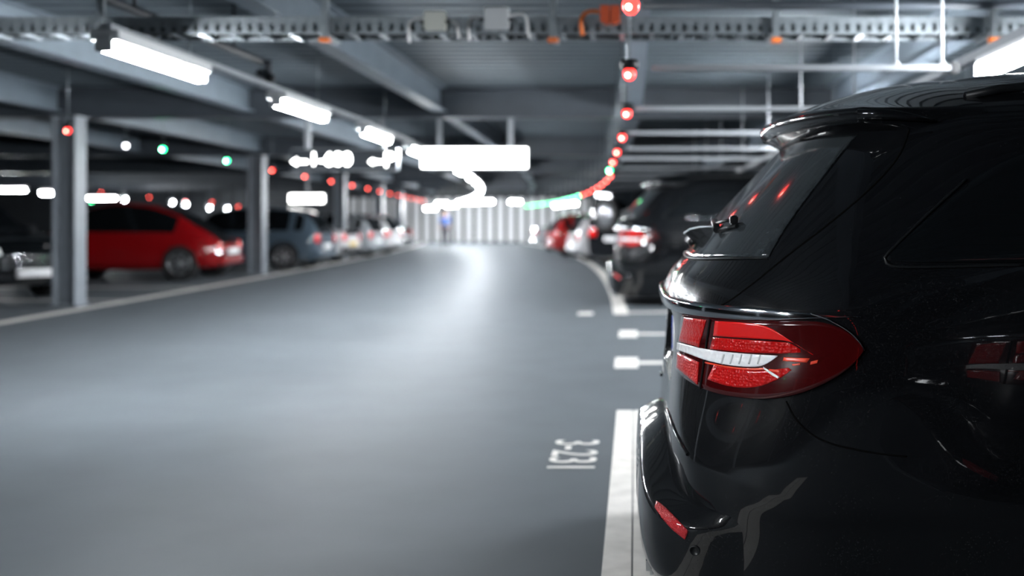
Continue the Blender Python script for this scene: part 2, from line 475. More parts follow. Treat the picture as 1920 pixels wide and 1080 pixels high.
# far cross row in front of the far wall, and the neighbouring lane on the left
for k, (px, dz) in enumerate(((808, -.28), (829, -.05), (846, -.12), (868, .02), (890, .05), (914, .05), (966, .08))):
    Y = 57. - (k % 2) * 1.5
    t = dup(lamp0, ((px - VX) / FPX * Y, Y, LZ - .08 + dz), PI / 2, 'white tube lamp set crosswise near the far wall, %s from the left' % ORD[k], 'cross lamps near the far wall'); t.scale = (1.5, .42, 1.5)
    obj('hanger_rod', T([(0, 0, .08), (0, 0, (DECK - t.location.z) / 1.5)], .006, 6), M['galv'], t)
for k, (px, py, Y) in enumerate(((1044, 385, 52.), (1060, 383, 50.), (1076, 381, 48.), (1108, 403, 40.))):
    a = W(px, py, Y); t = dup(lamp0, a, PI / 2, 'white lamp glaring at the far right end by the green lights, %s of its cluster' % ORD[k], 'lamps at the far right end'); t.scale = (1.2, .2, 1.2)
    obj('hanger_rod', T([(0, 0, .08), (0, 0, (DECK - a.z) / 1.2)], .006, 6), M['galv'], t)
for k, (px, py) in enumerate(((14, 355), (88, 361), (192, 371), (232, 373), (322, 379), (347, 383), (391, 389), (424, 390))):
    Y = (LZ - HC) * FPX / (VY - py)
    Y = min(Y, 60)
    z = HC + (VY - py) / FPX * Y
    t = dup(lamp0, ((px - VX) / FPX * Y, Y, z), PI / 2 if k < 3 else .3, 'far white tube lamp deep in the left bays, %s from the left' % ORD[k], 'far lamps behind the left bays')
    t.scale = (1.2, .9, 1.2) if k in (0, 2) else (1.5, .3, 1.5)
    obj('hanger_rod', T([(0, 0, .08), (0, 0, (DECK - z) / t.scale[2])], .006, 6), M['galv'], t)

# ------------------------------------------------------------------ stall indicator lights
def make_ind(name, label, m, loc, group, top):
    t = thing(name, label, 'indicator light', loc, 0, group)
    bm = bmesh.new(); lathe(bm, [(0, .085), (.05, .085), (.055, .06), (.05, .03), (0, .03)], 16)
    obj('housing', bm, M['black'], t)
    bm = bmesh.new(); lathe(bm, [(0, .035), (.028, .03), (.036, .012), (.033, -.012), (.018, -.03), (0, -.034)], 16)
    dm = obj('light_dome', bm, m, t)
    core = M['red_core'] if m == M['red_led'] else M['green_core'] if m == M['green_led'] else None
    if core:
        bm = bmesh.new(); bmesh.ops.create_uvsphere(bm, u_segments=12, v_segments=8, radius=.014)
        bmesh.ops.translate(bm, verts=bm.verts, vec=(-.008, -.027, -.006)); obj('bright_spot', bm, core, dm, True)
    if top: obj('drop_rod', T([(0, 0, .085), (0, 0, top - loc[2])], .007, 6), M['galv'], t)
    return t
RZ = 2.065
ry = [4.2, 6.15, 8.4, 10.8, 13.1, 15.3, 17.8] + [20. + 2.3 * k for k in range(18)]
greens = {6} | set(range(14, 25))
nr = ng = 0
proto = {}
for k, y in enumerate(ry):
    g = k in greens
    x = [-.015, -.03, -.06, -.125, -.215, -.31, -.42][k] if k < 7 else lane_right(y) - .12
    if g:
        lab = 'green indicator light among the red ones along the right row' if k == 6 else 'green indicator light in the bright green cluster at the far right end, %s of it' % ORD[ng - 1]
        ng += 1
    else:
        lab = 'red indicator light hanging over the right edge line, %s from the viewpoint' % ORD[nr]; nr += 1
    key = 'g' if g else 'r'
    if key not in proto:
        proto[key] = make_ind('ceiling_green_indicator_light' if g else 'ceiling_red_indicator_light', lab, M['green_led' if g else 'red_led'], (x, y, RZ), 'indicator lights along the right bays', DECK)
    else: dup(proto[key], (x, y, RZ), 0, lab, 'indicator lights along the right bays')
IZ = 2.37
for k in range(9):
    dup(proto['r'], (-.02, -1. - 2.3 * k, RZ), 0, 'red indicator light over the right edge line behind the viewpoint, %s one back' % ORD[k], 'indicator lights along the right bays')
    dup(proto['g' if k % 4 == 1 else 'r'], (-7.2, 10. - 3.4 * k, IZ), 0, 'indicator light over the left bays before the frame begins, %s one back' % ORD[k], 'indicator lights along the left bays')
ly = [13.55, 17.05, 20.3, 24.05, 27.4, 30.8, 34.2, 37.6, 40.9, 44.2, 47.4, 50.5, 53.2, 55.8, 58.2, 60.4]
lx = [-7.2, -7.54, -7.76, -8.17, -8.47, -8.76, -9.05, -9.4]
nr = 0
for k, y in enumerate(ly):
    x = lx[k] if k < len(lx) else -9.4 - (y - 37.6) * .112
    if k in (1, 2):
        dup(proto['g'], (x, y, IZ), 0, 'green indicator light over the red car, %s one' % ('left' if k == 1 else 'right'), 'indicator lights along the left bays')
    else:
        lab = 'red indicator light in front of the nearest left column' if k == 0 else 'red indicator light over the left bays, %s to the right of the second column' % ORD[nr]
        nr += k > 0
        dup(proto['r'], (x, y, IZ), 0, lab, 'indicator lights along the left bays')
make_ind('ceiling_white_indicator_light', 'small white lamp hanging left of the green lights over the red car', M['white_led'], (-8.3, 17.4, 2.45), None, DECK)
for k, (px, py) in enumerate(((190, 361), (280, 370), (348, 378), (398, 379), (447, 387), (172, 378))):
    Y = 46.
    z = HC + (VY - py) / FPX * Y
    dup(proto['g' if k == 5 else 'r'], ((px - VX) / FPX * Y, Y, z), 0, 'green indicator light deep in the left bays beside the nearest column' if k == 5 else 'dim red indicator light deep in the left bays, %s from the left' % ORD[k], 'far indicator lights behind the left bays')

# ------------------------------------------------------------------ cable tray across the lane
TY = 7.2
tray = thing('hanging_cable_tray', 'perforated metal cable tray hung right across the ceiling', 'cable tray', (0, TY, 0))
TX0, TX1, TZ0, TZ1 = -5.2, 3.9, 2.46, 2.575
for s in (-1, 1):
    bm = B(TX0, TX1, s * .13 - .002, s * .13 + .002, TZ0 + .072, TZ1)
    box(bm, TX0, TX1, s * .13 - .002, s * .13 + .002, TZ0, TZ0 + .02); box(bm, TX0, TX1, s * .13 - .012, s * .13 + .012, TZ1 - .004, TZ1)
    x = TX0
    while x < TX1 - .05:
        box(bm, x, x + .045, s * .13 - .002, s * .13 + .002, TZ0 + .02, TZ0 + .072); x += .072
    obj('side_rail', bm, M['galv'], tray)
x = TX0 + .1; k = 0
while x < TX1:
    obj('rung', B(x, x + .03, -.128, .128, TZ0, TZ0 + .02), M['galv'], tray); x += .2
bm = bmesh.new()
for k in range(7):
    pts = [(xx, -.10 + .032 * k + .006 * math.sin(xx * 2.1 + k), TZ0 + .034 + .004 * math.sin(xx * 3 + 2 * k)) for xx in np.arange(TX0, TX1, .2)]
    tube(bm, pts, .011, 6)
cb = obj('cable_bundle', bm, M['black'], tray)
for k, px in enumerate((190, 610, 1037, 1455, 1862)):
    X = (px - VX) / FPX * (TY - .16)
    h = obj('hanger', B(X - .023, X + .023, -.185, -.145, 2.425, DECK), M['galv'], tray)
    obj('end_cap', B(X - .034, X + .034, -.195, -.135, 2.40, 2.43, bev=.005), M['orange'], h)
    obj('bracket_arm', B(X - .02, X + .02, -.145, .15, TZ0 - .022, TZ0 - .001), M['galv'], h)
def jbox(px0, px1, py0, py1, m, label):
    Y = TY - .19; a = W(px0, py0, Y); b = W(px1, py1, Y)
    t = thing('hanging_junction_box', label, 'junction box', ((a.x + b.x) / 2, Y, b.z), 0, 'junction boxes on the cable tray')
    w, h = (b.x - a.x) / 2, a.z - b.z
    obj('box_body', B(-w, w, -.03, .045, 0, h, bev=.006), m, t)
    obj('lid', B(-w * .94, w * .94, -.042, -.03, h * .05, h * .95, bev=.004), m, t)
    for s in (-1, 1):
        obj('cable_gland', T([(s * w, 0, h * .45), (s * (w + .03), 0, h * .45)], .012, 8), M['black'], t)
jbox(796, 836, 22, 56, M['beige'], 'small beige junction box on the cable tray, left of the pair')
jbox(908, 954, 14, 55, M['grey'], 'larger grey junction box on the cable tray, right of the pair')
def cable(pts, m, label, r=.009, Y=TY - .16):
    P = [W(px, py, Y) for px, py in pts]
    o = obj('hanging_cable', T(P, r, 8), m); tag(o, label, 'cable', 'cables looped on the tray')
cable(smooth_poly([(768, 80), (766, 60), (768, 40), (782, 34), (797, 36)]), M['cable'], 'white cable looping into the left side of the beige junction box')
cable(smooth_poly([(840, 38), (858, 44), (858, 60), (862, 72)]), M['cable'], 'white cable leaving the right side of the beige junction box')
cable(smooth_poly([(880, 76), (878, 50), (880, 34), (895, 32), (908, 34)]), M['cable'], 'white cable looping into the left side of the grey junction box')
cable(smooth_poly([(954, 30), (978, 24), (988, 34), (990, 60), (994, 72)]), M['cable'], 'white cable arching out of the right side of the grey junction box')
cable(smooth_poly([(1092, 66), (1088, 46), (1092, 28), (1106, 20), (1124, 22)]), M['orange'], 'orange cable curving up beside the orange-red fixture', .014)
t = thing('hanging_alarm_fixture', 'orange-red two-winged fixture on the cable tray beside the red light', 'fixture', tuple(W(1144, 46, TY - .215)), 0)
for s in (-1, 1):
    bm = bmesh.new()
    sec = [(0.004, .0), (.03, .0), (.065, .02), (.065, .12), (.004, .12)]
    f0 = [bm.verts.new((s * a, -.035, b)) for a, b in sec]; f1 = [bm.verts.new((s * a, .03, b)) for a, b in sec]
    bm.faces.new(f0); bm.faces.new(f1[::-1])
    for i in range(5): bm.faces.new((f0[i], f0[(i + 1) % 5], f1[(i + 1) % 5], f1[i]))
    bmesh.ops.recalc_face_normals(bm, faces=bm.faces); obj('wing', bm, M['rust'], t)
obj('bracket', B(-.02, .02, .03, .06, -.02, .1), M['galv'], t)

# ------------------------------------------------------------------ rails over the right bays and ceiling services
for k, (y, xa, xb) in enumerate(((6.25, .10, 1.86), (8.5, 0., 4.6), (10.85, -.06, 4.6), (13.15, -.1, 4.6), (15.3, -.2, 4.5), (17.85, -.3, 4.5), (20.05, -.4, 4.5), (22.3, -.5, 4.4))):
    t = thing('stall_rail', 'thin white rail over the right bays, %s from the viewpoint' % ORD[k], 'rail', (0, y, 0), 0, 'white rails over the right bays')
    obj('rail_bar', B(xa, xb, -.03, .03, 2.10, 2.135, bev=.004), M['rail'], t)
    for xx in ([1.53, 1.80] if k == 0 else [xa + 1.75, xb - .5]):
        obj('hanger_rod', T([(xx, 0, 2.13), (xx, 0, DECK)], .008, 6), M['rail'], t)
        bm = bmesh.new(); bmesh.ops.create_uvsphere(bm, u_segments=10, v_segments=6, radius=.022); bmesh.ops.translate(bm, verts=bm.verts, vec=(xx, 0, 2.14))
        obj('hanger_nut', bm, M['rail'], t, True)
    if k == 0: obj('end_sensor', B(1.84, 1.9, -.035, .035, 2.085, 2.15, bev=.01), M['black'], t)
t = thing('ceiling_pipe', 'dark pipe running lengthwise under the deck over the lane, with a camera at its end', 'pipe')
obj('pipe', T([(-3.62, 5.2, 2.72), (-3.45, 9.9, 2.70)], .035, 12), M['darkpipe'], t)
for y in (6., 7.5, 9.2): obj('pipe_clip', B(-3.6 + (y - 5.2) * .036 - .01, -3.6 + (y - 5.2) * .036 + .01, y - .015, y + .015, 2.7, DECK), M['darkpipe'], t)
t = thing('ceiling_security_camera', 'small dark camera hanging from the end of the dark ceiling pipe', 'camera', (-3.42, 9.95, 2.66))
obj('mount', T([(0, 0, .06), (0, 0, -.06)], .03, 10), M['darkpipe'], t)
bm = T([(-.09, .02, -.05), (.0, -.02, -.09), (.03, -.04, -.11)], .045, 12); obj('camera_body', bm, M['darkpipe'], t)
bm = bmesh.new(); bmesh.ops.create_uvsphere(bm, u_segments=12, v_segments=8, radius=.045); bmesh.ops.translate(bm, verts=bm.verts, vec=(.04, -.05, -.115)); obj('lens_ball', bm, M['black'], t, True)
t = thing('ceiling_pipe', 'dark horizontal pipe crossing the ceiling in the upper right corner', 'pipe')
obj('pipe', T([(.05, 6.9, 2.62), (4.5, 6.9, 2.62)], .03, 12), M['darksteel'], t)
obj('pipe', T([(.05, 7.05, 2.75), (4.5, 7.05, 2.75)], .014, 10), M['rail'], t)
for xx in (.9, 2.3): obj('pipe_clip', B(xx, xx + .02, 6.88, 6.92, 2.6, DECK), M['galv'], t)

# ------------------------------------------------------------------ hanging signs
def sign_box(name, label, px0, px1, py0, py1, Y, panel, posts, depth=.09, group=None):
    a = W(px0, py0, Y); b = W(px1, py1, Y)
    t = thing(name, label, 'sign', ((a.x + b.x) / 2, Y, b.z), 0, group)
    w, h = (b.x - a.x) / 2, a.z - b.z
    bm = B(-w, w, 0, depth, 0, h, bev=.012); obj('sign_case', bm, M['signframe'], t)
    p = obj('sign_panel', B(-w + .012, w - .012, -.006, .004, .018, h - .012), panel, t)
    for q in posts:
        X = (q - VX) / FPX * Y - (a.x + b.x) / 2
        obj('sign_post', B(X - .035, X + .035, depth / 2 - .03, depth / 2 + .03, h - .002, (GIRD if abs(Y - 15.75) < .2 else DECK) - b.z), M['rail'], t)
    return t, w, h, p
sign_box('illuminated_sign', 'bright blank white sign box hanging over the middle of the lane', 789, 990, 276, 317, 15.7, M['sign'], (823, 957))
t, w, h, p = sign_box('guidance_sign', 'dark sign with white arrows and numbers hanging left of the bright sign', 545, 746, 279, 320, 15.7, M['signdark'], (575, 716))
def arrow(cx, cz, s):
    bm = bmesh.new()
    pts = [(-1, 0), (-.25, .5), (-.25, .17), (1, .17), (1, -.17), (-.25, -.17), (-.25, -.5)]
    f = [bm.verts.new((cx + a * s, -.012, cz + b * s)) for a, b in pts]; g = [bm.verts.new((cx + a * s, -.006, cz + b * s)) for a, b in pts]
    bm.faces.new(f); bm.faces.new(g[::-1])
    for i in range(7): bm.faces.new((f[i], f[(i + 1) % 7], g[(i + 1) % 7], g[i]))
    bmesh.ops.recalc_face_normals(bm, faces=bm.faces)
    return bm
def stext(s, cx, cz, size):
    bm = text_mesh(s, size, .003)
    bmesh.ops.transform(bm, matrix=Matrix.Translation((cx, -.01, cz)) @ Matrix.Rotation(PI / 2, 4, 'X'), verts=bm.verts); return bm
obj('arrow', arrow(-.66, .13, .12), M['sign'], t); obj('arrow', arrow(.46, .13, .1), M['sign'], t)
obj('number', stext('1-600', -.2, .16, .27), M['sign'], t)
obj('symbol', stext('P', .66, .15, .3), M['sign'], t)
sign_box('illuminated_sign', 'small bright white sign low over the left bays, right of the second column', 542, 608, 364, 381, 30.5, M['sign'], (575,))

# ------------------------------------------------------------------ wheels
def make_wheel(parent, x, y, r, w, name='wheel', spokes=5, side=-1):
    """side: which way the rim faces along y"""
    mt = Matrix.Translation((x, y, r)) @ Matrix.Rotation(PI / 2 * (1 if side < 0 else -1), 4, 'X')
    bm = bmesh.new()
    lathe(bm, [(r * .66, -w / 2), (r * .92, -w / 2), (r, -w / 2 + .03), (r, w / 2 - .03), (r * .92, w / 2), (r * .68, w / 2 - .004), (r * .66, w / 2 - .02), (r * .64, 0), (r * .66, -w / 2)], 40, mt)
    o = obj(name, bm, M['rubber'], parent)
    bm = bmesh.new()
    lathe(bm, [(r * .67, w / 2 - .004), (r * .65, w / 2 + .002), (r * .61, w / 2 - .006), (r * .6, w / 2 - .07), (r * .62, -w / 2 + .02), (r * .66, -w / 2 + .02), (r * .67, w / 2 - .004)], 40, mt)
    lathe(bm, [(0, w / 2 - .005), (.06, w / 2 - .008), (.07, w / 2 - .03), (0, w / 2 - .05)], 20, mt)
    for k in range(spokes):
        a = 2 * PI * k / spokes
        for d in (-.13, .13):
            box(bm, .04, r * .63, -.014, .014, w / 2 - .035, w / 2 - .008, mt @ Matrix.Rotation(a + d, 4, 'Z'))
    obj('rim', bm, M['rim'], o)
    bm = bmesh.new(); lathe(bm, [(0, w / 2 - .09), (r * .6, w / 2 - .09), (r * .6, w / 2 - .1), (0, w / 2 - .1)], 24, mt)
    obj('brake_disc', bm, M['darkpipe'], o)
    return o

# ------------------------------------------------------------------ the black SUV in front
SY = 3.795                      # its centre line; x forward (into the bay), tail towards the lane
_z = [.10, .25, .40, .50, .54, .60, .70, .80, .87, .93, .965, 1.0, 1.04, 1.10, 1.16, 1.22, 1.35, 1.45, 1.53]
xr_t = pchip(_z, [.17, .135, .118, .108, .10, .103, .11, .116, .12, .113, .104, .117, .139, .192, .243, .297, .42, .515, .595])
hw_t = pchip([.10, .25, .40, .50, .54, .60, .75, .90, 1.0, 1.10, 1.2, 1.35, 1.45, 1.5, 1.53], [.84, .885, .914, .934, .941, .948, .951, .942, .93, .912, .88, .815, .765, .735, .71])
xf_t = pchip([.18, .3, .5, .75, .9, 1.0, 1.06, 1.1, 1.25, 1.4, 1.53], [4.35, 4.5, 4.58, 4.6, 4.52, 4.25, 3.72, 3.42, 3.05, 2.72, 2.42])
CP = 2.5
ca_t = pchip([.18, .45, .56, .76, .9, 1.53], [.47, .47, .52, .62, .64, .64]); cq_t = pchip([.18, .45, .56, .76, .9, 1.53], [7., 7., 6., 4.3, 3.9, 3.9])
def crease_warp(x, z):
    return -.085 * sstep(.14, .55, x) * (1 - sstep(2.2, 3.6, x)) * math.exp(-((z - .54) / .11) ** 2)
def half_contour(z):
    xr, hw, xf = xr_t(z), hw_t(z), xf_t(z)
    ca, CQ = ca_t(z), cq_t(z)
    pts = []
    us = list(np.linspace(0, .78, 18))
    th0 = math.asin(us[-1] ** (CQ / 2))
    for u in us:
        pts.append((xr + ca * (1 - (1 - u ** CQ) ** (1 / CP)), -hw * u))
    for th in np.linspace(th0, PI / 2, 26)[1:]:
        pts.append((xr + ca * (1 - math.cos(th) ** (2 / CP)), -hw * math.sin(th) ** (2 / CQ)))
    xa = xr + ca; af = .62; xb = xf - af
    for k in range(1, 44): pts.append((xa + (xb - xa) * k / 44, -hw))
    for th in np.linspace(0, PI / 2, 22): pts.append((xb + af * math.sin(th) ** (2 / 2.2), -hw * math.cos(th) ** (2 / 2.6)))
    return pts
def recess(x, y, z):            # plate recess in the tailgate
    a = abs(y)
    return .045 * (1 - sstep(.30, .36, a)) * sstep(.69, .73, z) * (1 - sstep(.90, .935, z)) if x < .4 else 0.
def rear_pt(y, z):
    u = min(abs(y) / hw_t(z), .9995); CA, CQ = ca_t(z), cq_t(z)
    x = xr_t(z) + CA * (1 - (1 - u ** CQ) ** (1 / CP))
    return Vector((x + recess(x, y, z), y, z + crease_warp(x, z)))
def side_pt(x, z):
    hw = hw_t(z); xr = xr_t(z); y = hw; CA, CQ = ca_t(z), cq_t(z)
    if x < xr + CA: y = hw * (1 - max(0., 1 - (x - xr) / CA) ** CP) ** (1 / CQ)
    xb = xf_t(z) - .62
    if x > xb: y = hw * max(0., 1 - min((x - xb) / .62, 1) ** 2.2) ** (1 / 2.6)
    return Vector((x, -y, z))
def nrm(fn, a, b, e=.004):
    p = fn(a, b); q = (fn(a + e, b) - p).cross(fn(a, b + e) - p)
    return p, q.normalized()
def rear_fn(y, z):
    p, n = nrm(rear_pt, y, z); return p, (n if n.x < 0 else -n)
def side_fn(x, z):
    p, n = nrm(side_pt, x, z); return p, (n if n.y < 0 else -n)

bm = bmesh.new(); rings = []
zl = sorted(set([round(v, 4) for v in np.linspace(.12, 1.53, 84)] + [.54, .545, .535]))
for z in zl:
    h = half_contour(z); full = h + [(x, -y) for x, y in h[-2:0:-1]]
    rings.append([bm.verts.new((x + recess(x, y, z), y, z + crease_warp(x, z))) for x, y in full])
n = len(rings[0])
for r in (.93, .86, .78, .7, .6, .5, .4, .3, .2, .1):
    z = 1.53; h = half_contour(z); full = h + [(x, -y) for x, y in h[-2:0:-1]]
    rings.append([bm.verts.new((1.55 + (x - 1.55) * r, y * r, z + .192 * (1 - r ** 3.0))) for x, y in full])
for a, b in zip(rings, rings[1:]):
    for k in range(n):
        f = bm.faces.new((a[k], a[(k + 1) % n], b[(k + 1) % n], b[k])); f.smooth = True
bm.faces.new(rings[-1]); bm.faces.new(rings[0][::-1])
bmesh.ops.recalc_face_normals(bm, faces=bm.faces)
BV = BVHTree.FromBMesh(bm)
def hit_px(px, py, bvh=None):
    """where the photograph's sight line meets the body; local to the car, with the outward normal"""
    o = Vector((0, -SY, HC)); d = (W(px, py, 1.) - Vector((0, 0, HC))).normalized()
    p, nn, i, dist = (bvh or BV).ray_cast(o, d)
    if p is None: return None
    return p, (nn if nn.dot(d) < 0 else -nn)

suv = thing('suv', 'black SUV parked in front at the right, its red tail light facing the lane', 'car', (0, SY, 0))
body = obj('body', bm, M['black_paint'], suv)
# wheel arches cut out of the sides
WX, WR = (1.52, 3.84), .43
cut = bmesh.new()
for wx in WX:
    for s in (-1, 1):
        lathe(cut, [(0, -.17), (WR, -.17), (WR, .3), (0, .3)], 48, Matrix.Translation((wx, s * .82, .34)) @ Matrix.Rotation(PI / 2 * (1 if s < 0 else -1), 4, 'X'))
co = obj('cutter', cut, M['black'])
md = body.modifiers.new('arches', 'BOOLEAN'); md.object = co; md.operation = 'DIFFERENCE'; md.solver = 'EXACT'
co.location = (0, SY, 0)
bpy.context.view_layer.update()
me2 = bpy.data.meshes.new_from_object(body.evaluated_get(bpy.context.evaluated_depsgraph_get()))
body.modifiers.clear(); body.data = me2; me2.materials.clear(); me2.materials.append(M['black_paint'])
cm = co.data; bpy.data.objects.remove(co); bpy.data.meshes.remove(cm)
me2.polygons.foreach_set('use_smooth', [True] * len(me2.polygons))
try: me2.set_sharp_from_angle(angle=math.radians(38))
except Exception: pass

def patch(name, m, top, bot, fn, n=30, mm=10, off=.005, depth=.012, parent=None, mirror=True, center=False):
    """sheet between two outlines laid on the body; its rim goes back into the body, its twin sits on the other side"""
    A, Bt = resample(top, n), resample(bot, n)
    rows, back = [], []
    for (ax, ay), (bx, by) in zip(A, Bt):
        r, q = [], []
        for j in range(mm):
            t = j / (mm - 1); h = fn(ax + (bx - ax) * t, ay + (by - ay) * t)
            if h is None: h = last
            last = h; p, nn = h
            r.append(p + nn * off); q.append(p + nn * (off - depth))
        rows.append(r); back.append(q)
    o = obj(name, grid_mesh(rows, back), m, parent or suv)
    if not mirror: return o
    fl = lambda rr: [[Vector((p.x, -p.y, p.z)) for p in r] for r in rr]
    return o, obj(name, grid_mesh(fl(rows), fl(back)), m, (parent or suv))

# tail lights: smoked outer lens and the coloured zones behind it
tl_top = smooth_poly([(1283, 588), (1300, 588), (1340, 595), (1400, 600), (1470, 601), (1545, 602), (1588, 620), (1612, 643), (1619, 655)])
tl_bot = smooth_poly([(1272, 692), (1290, 712), (1330, 734), (1380, 745), (1440, 749), (1500, 739), (1560, 713), (1602, 682), (1619, 657)])
lensA, lensB = patch('tail_light', M['lens'], tl_top, tl_bot, hit_px, 60, 16, .010, .02)
def zone(name, m, top, bot, off=.0115, n=24, mm=8):
    a, b = patch(name, m, top, bot, hit_px, n, mm, off, .003, lensA)
    b.parent = lensB
zone('upper_inner_panel', M['lens_in'], [(1289, 593), (1330, 598)], [(1279, 640), (1316, 651)])
zone('lower_inner_panel', M['lens_in'], [(1276, 661), (1316, 680)], [(1275, 690), (1313, 722)])
zone('upper_band', M['lens_br'], smooth_poly([(1346, 600), (1400, 603), (1440, 609), (1478, 634), (1500, 650), (1526, 665)]), smooth_poly([(1343, 629), (1400, 633), (1450, 636), (1485, 639), (1505, 652), (1524, 665)]))
zone('middle_cells', M['lens_in'], [(1342, 632), (1400, 636), (1482, 642), (1503, 655)], [(1337, 655), (1400, 661), (1470, 663), (1503, 661)])
zone('reversing_lamp', M['lens_white'], smooth_poly([(1277, 643), (1300, 648), (1330, 656), (1372, 661), (1420, 665), (1461, 667)]), smooth_poly([(1276, 656), (1300, 665), (1330, 677), (1372, 686), (1410, 689), (1435, 687), (1460, 669)]), .013, 40)
for qx in (1362, 1378, 1394, 1412, 1428):
    zone('bulb_rib', M['grey'], [(qx, 665), (qx + 3, 665.5)], [(qx - 5, 683), (qx - 2, 684)], .0136, 3, 6)
zone('lower_cells', M['lens_in'], smooth_poly([(1345, 683), (1380, 692), (1430, 696), (1480, 690)]), smooth_poly([(1332, 712), (1370, 726), (1420, 728), (1462, 712), (1486, 694)]))
zone('strip_underline', M['lens_led'], smooth_poly([(1328, 679), (1372, 688.5), (1412, 692), (1438, 690)]), smooth_poly([(1328, 682), (1372, 691.5), (1412, 695), (1440, 693)]), .0125)
zone('light_guide', M['lens_led'], [(1472, 670), (1520, 672)], [(1470, 677), (1514, 680)], .0125, 8, 4)
zone('light_guide', M['lens_led'], [(1487, 683), (1502, 681)], [(1488, 686), (1502, 685)], .0125, 8, 4)
zone('light_guide', M['lens_led'], [(1521, 678), (1535, 675)], [(1520, 684), (1533, 681)], .0125, 8, 4)
zone('light_guide', M['lens_led'], [(1444, 692), (1466, 694)], [(1445, 696), (1464, 700)], .0125, 8, 4)
zone('painted_glint', M['lens_white'], [(1434, 688), (1450, 698), (1464, 707)], [(1435, 692), (1450, 704), (1461, 710)], .0135, 10, 4)  # pale stroke painted in place of a lamp's reflection on the lens
zone('seam', M['seam'], [(1335.5, 596), (1339, 597)], [(1317, 729), (1320, 731)], .0122, 3, 20)

# chrome strip over the lights, continuous across the tailgate
def strip_h(x): return .0175 * (1 - sstep(.30, .60, x)) + .001
hl = [p for p in half_contour(.963) if p[0] < .62]
rows, back = [], []
for x, y in [(a, -b) for a, b in hl[:0:-1]] + hl:
    hh = strip_h(x); r, q = [], []
    for j in range(9):
        t = j / 8; z = .963 + hh * (1 - 2 * t)
        f = rear_fn(y, z) if abs(y) < .78 else None
        if f is None:
            f = side_fn(x + (xr_t(z) - xr_t(.963)), z)
            if y > 0: f = (Vector((f[0].x, -f[0].y, f[0].z)), Vector((f[1].x, -f[1].y, f[1].z)))
        r.append(f[0] + f[1] * (.003 + .011 * min(1, 2.6 * math.sin(PI * t)) * min(1, hh / .012))); q.append(f[0] - f[1] * .006)
    rows.append(r); back.append(q)
obj('chrome_strip', grid_mesh(rows, back), M['chrome'], suv)
# bright edge running down the rear end of the lamp
def line_px(name, m, pts, r, off=.0, parent=None, mirror=True, seg=8, n=40):
    P = [hit_px(*p) for p in resample(smooth_poly(pts), n)]
    P = [a + nn * off for a, nn in [h for h in P if h]]
    o = obj(name, T(P, r, seg), m, parent or suv)
    if mirror:
        obj(name, T([Vector((p.x, -p.y, p.z)) for p in P], r, seg), m, parent or suv)
    return o
line_px('lamp_edge_trim', M['chrome'], [(1520, 588), (1550, 597), (1590, 619), (1612, 642), (1620, 657)], .0022, .008)
line_px('panel_gap', M['seam'], [(1342, 578), (1366, 566), (1420, 526), (1474, 481), (1560, 416), (1640, 348), (1690, 290), (1706, 240)], .0030, .0)
line_px('panel_gap', M['seam'], [(1474, 752), (1490, 785), (1520, 815), (1560, 834), (1640, 850), (1700, 856)], .0028, .0)
line_px('tailgate_edge', M['black_paint'], [(1252, 768), (1262, 800), (1276, 830), (1290, 852)], .006, .001)

# rear window with its lower lip
def glass_edge(z): return .775 + (z - 1.115) / (1.475 - 1.115) * (.60 - .775)
top = [(-glass_edge(1.475) + 2 * glass_edge(1.475) * i / 40, 1.478 + .012 * math.cos((i - 20) / 20 * PI / 2)) for i in range(41)]
bot = [(-glass_edge(1.11) + 2 * glass_edge(1.11) * i / 40, 1.118 - .022 * math.cos((i - 20) / 20 * PI / 2)) for i in range(41)]
rw = patch('rear_window', M['reargl'], top, bot, rear_fn, 81, 30, .004, .01, mirror=False)
P = [rear_fn(y, z - .004) for y, z in bot]
obj('window_lip', T([p + nn * .004 for p, nn in P], .0022, 8), M['black'], rw)
# wiper: hub, cranked arm and blade
wi = obj('wiper_hub', T([W(1303, 457, 3.86) - Vector((0, SY, 0)), W(1296, 447, 3.86) - Vector((0, SY, 0))], [.022, .018], 14), M['black'], suv)
wi.name = 'wiper'
def rel(px, py, Y): return W(px, py, Y) - Vector((0, SY, 0))
bm = bmesh.new()
tp = [rel(*p) for p in ((1284, 438, 3.84), (1294, 431, 3.80), (1312, 427, 3.74), (1332, 426, 3.67), (1350, 427, 3.6))]
bt = [rel(*p) for p in ((1304, 458, 3.86), (1312, 450, 3.80), (1322, 441, 3.74), (1336, 434, 3.67), (1350, 434, 3.6))]
for dy in (0,):
    a = [[p + Vector((0, -.018, 0)), p + Vector((0, .018, 0))] for p in tp]; b = [[p + Vector((0, -.018, 0)), p + Vector((0, .018, 0))] for p in bt]
    va = [[bm.verts.new(q) for q in r] for r in a]; vb = [[bm.verts.new(q) for q in r] for r in b]
    for i in range(4):
        for F in ((va[i][0], va[i][1], va[i + 1][1], va[i + 1][0]), (vb[i][0], vb[i + 1][0], vb[i + 1][1], vb[i][1]),
                  (va[i][0], va[i + 1][0], vb[i + 1][0], vb[i][0]), (va[i][1], vb[i][1], vb[i + 1][1], va[i + 1][1])): bm.faces.new(F)
    bm.faces.new((va[0][0], vb[0][0], vb[0][1], va[0][1])); bm.faces.new((va[-1][0], va[-1][1], vb[-1][1], vb[-1][0]))
bmesh.ops.recalc_face_normals(bm, faces=bm.faces)
obj('arm_cover', bm, M['black'], wi)
obj('arm', T([p + Vector((0, 0, .001)) for p in tp], .005, 8), M['galv'], wi)
def on(px, py, d):
    p, nn = hit_px(px, py); return p + nn * d
obj('pivot', T([on(1349, 424, .022), on(1352, 438, .018)], .012, 10), M['black'], wi)
obj('blade', T([on(1352, 428, .022), on(1366, 424, .022), on(1382, 421, .022)], .0055, 8), M['black'], wi)
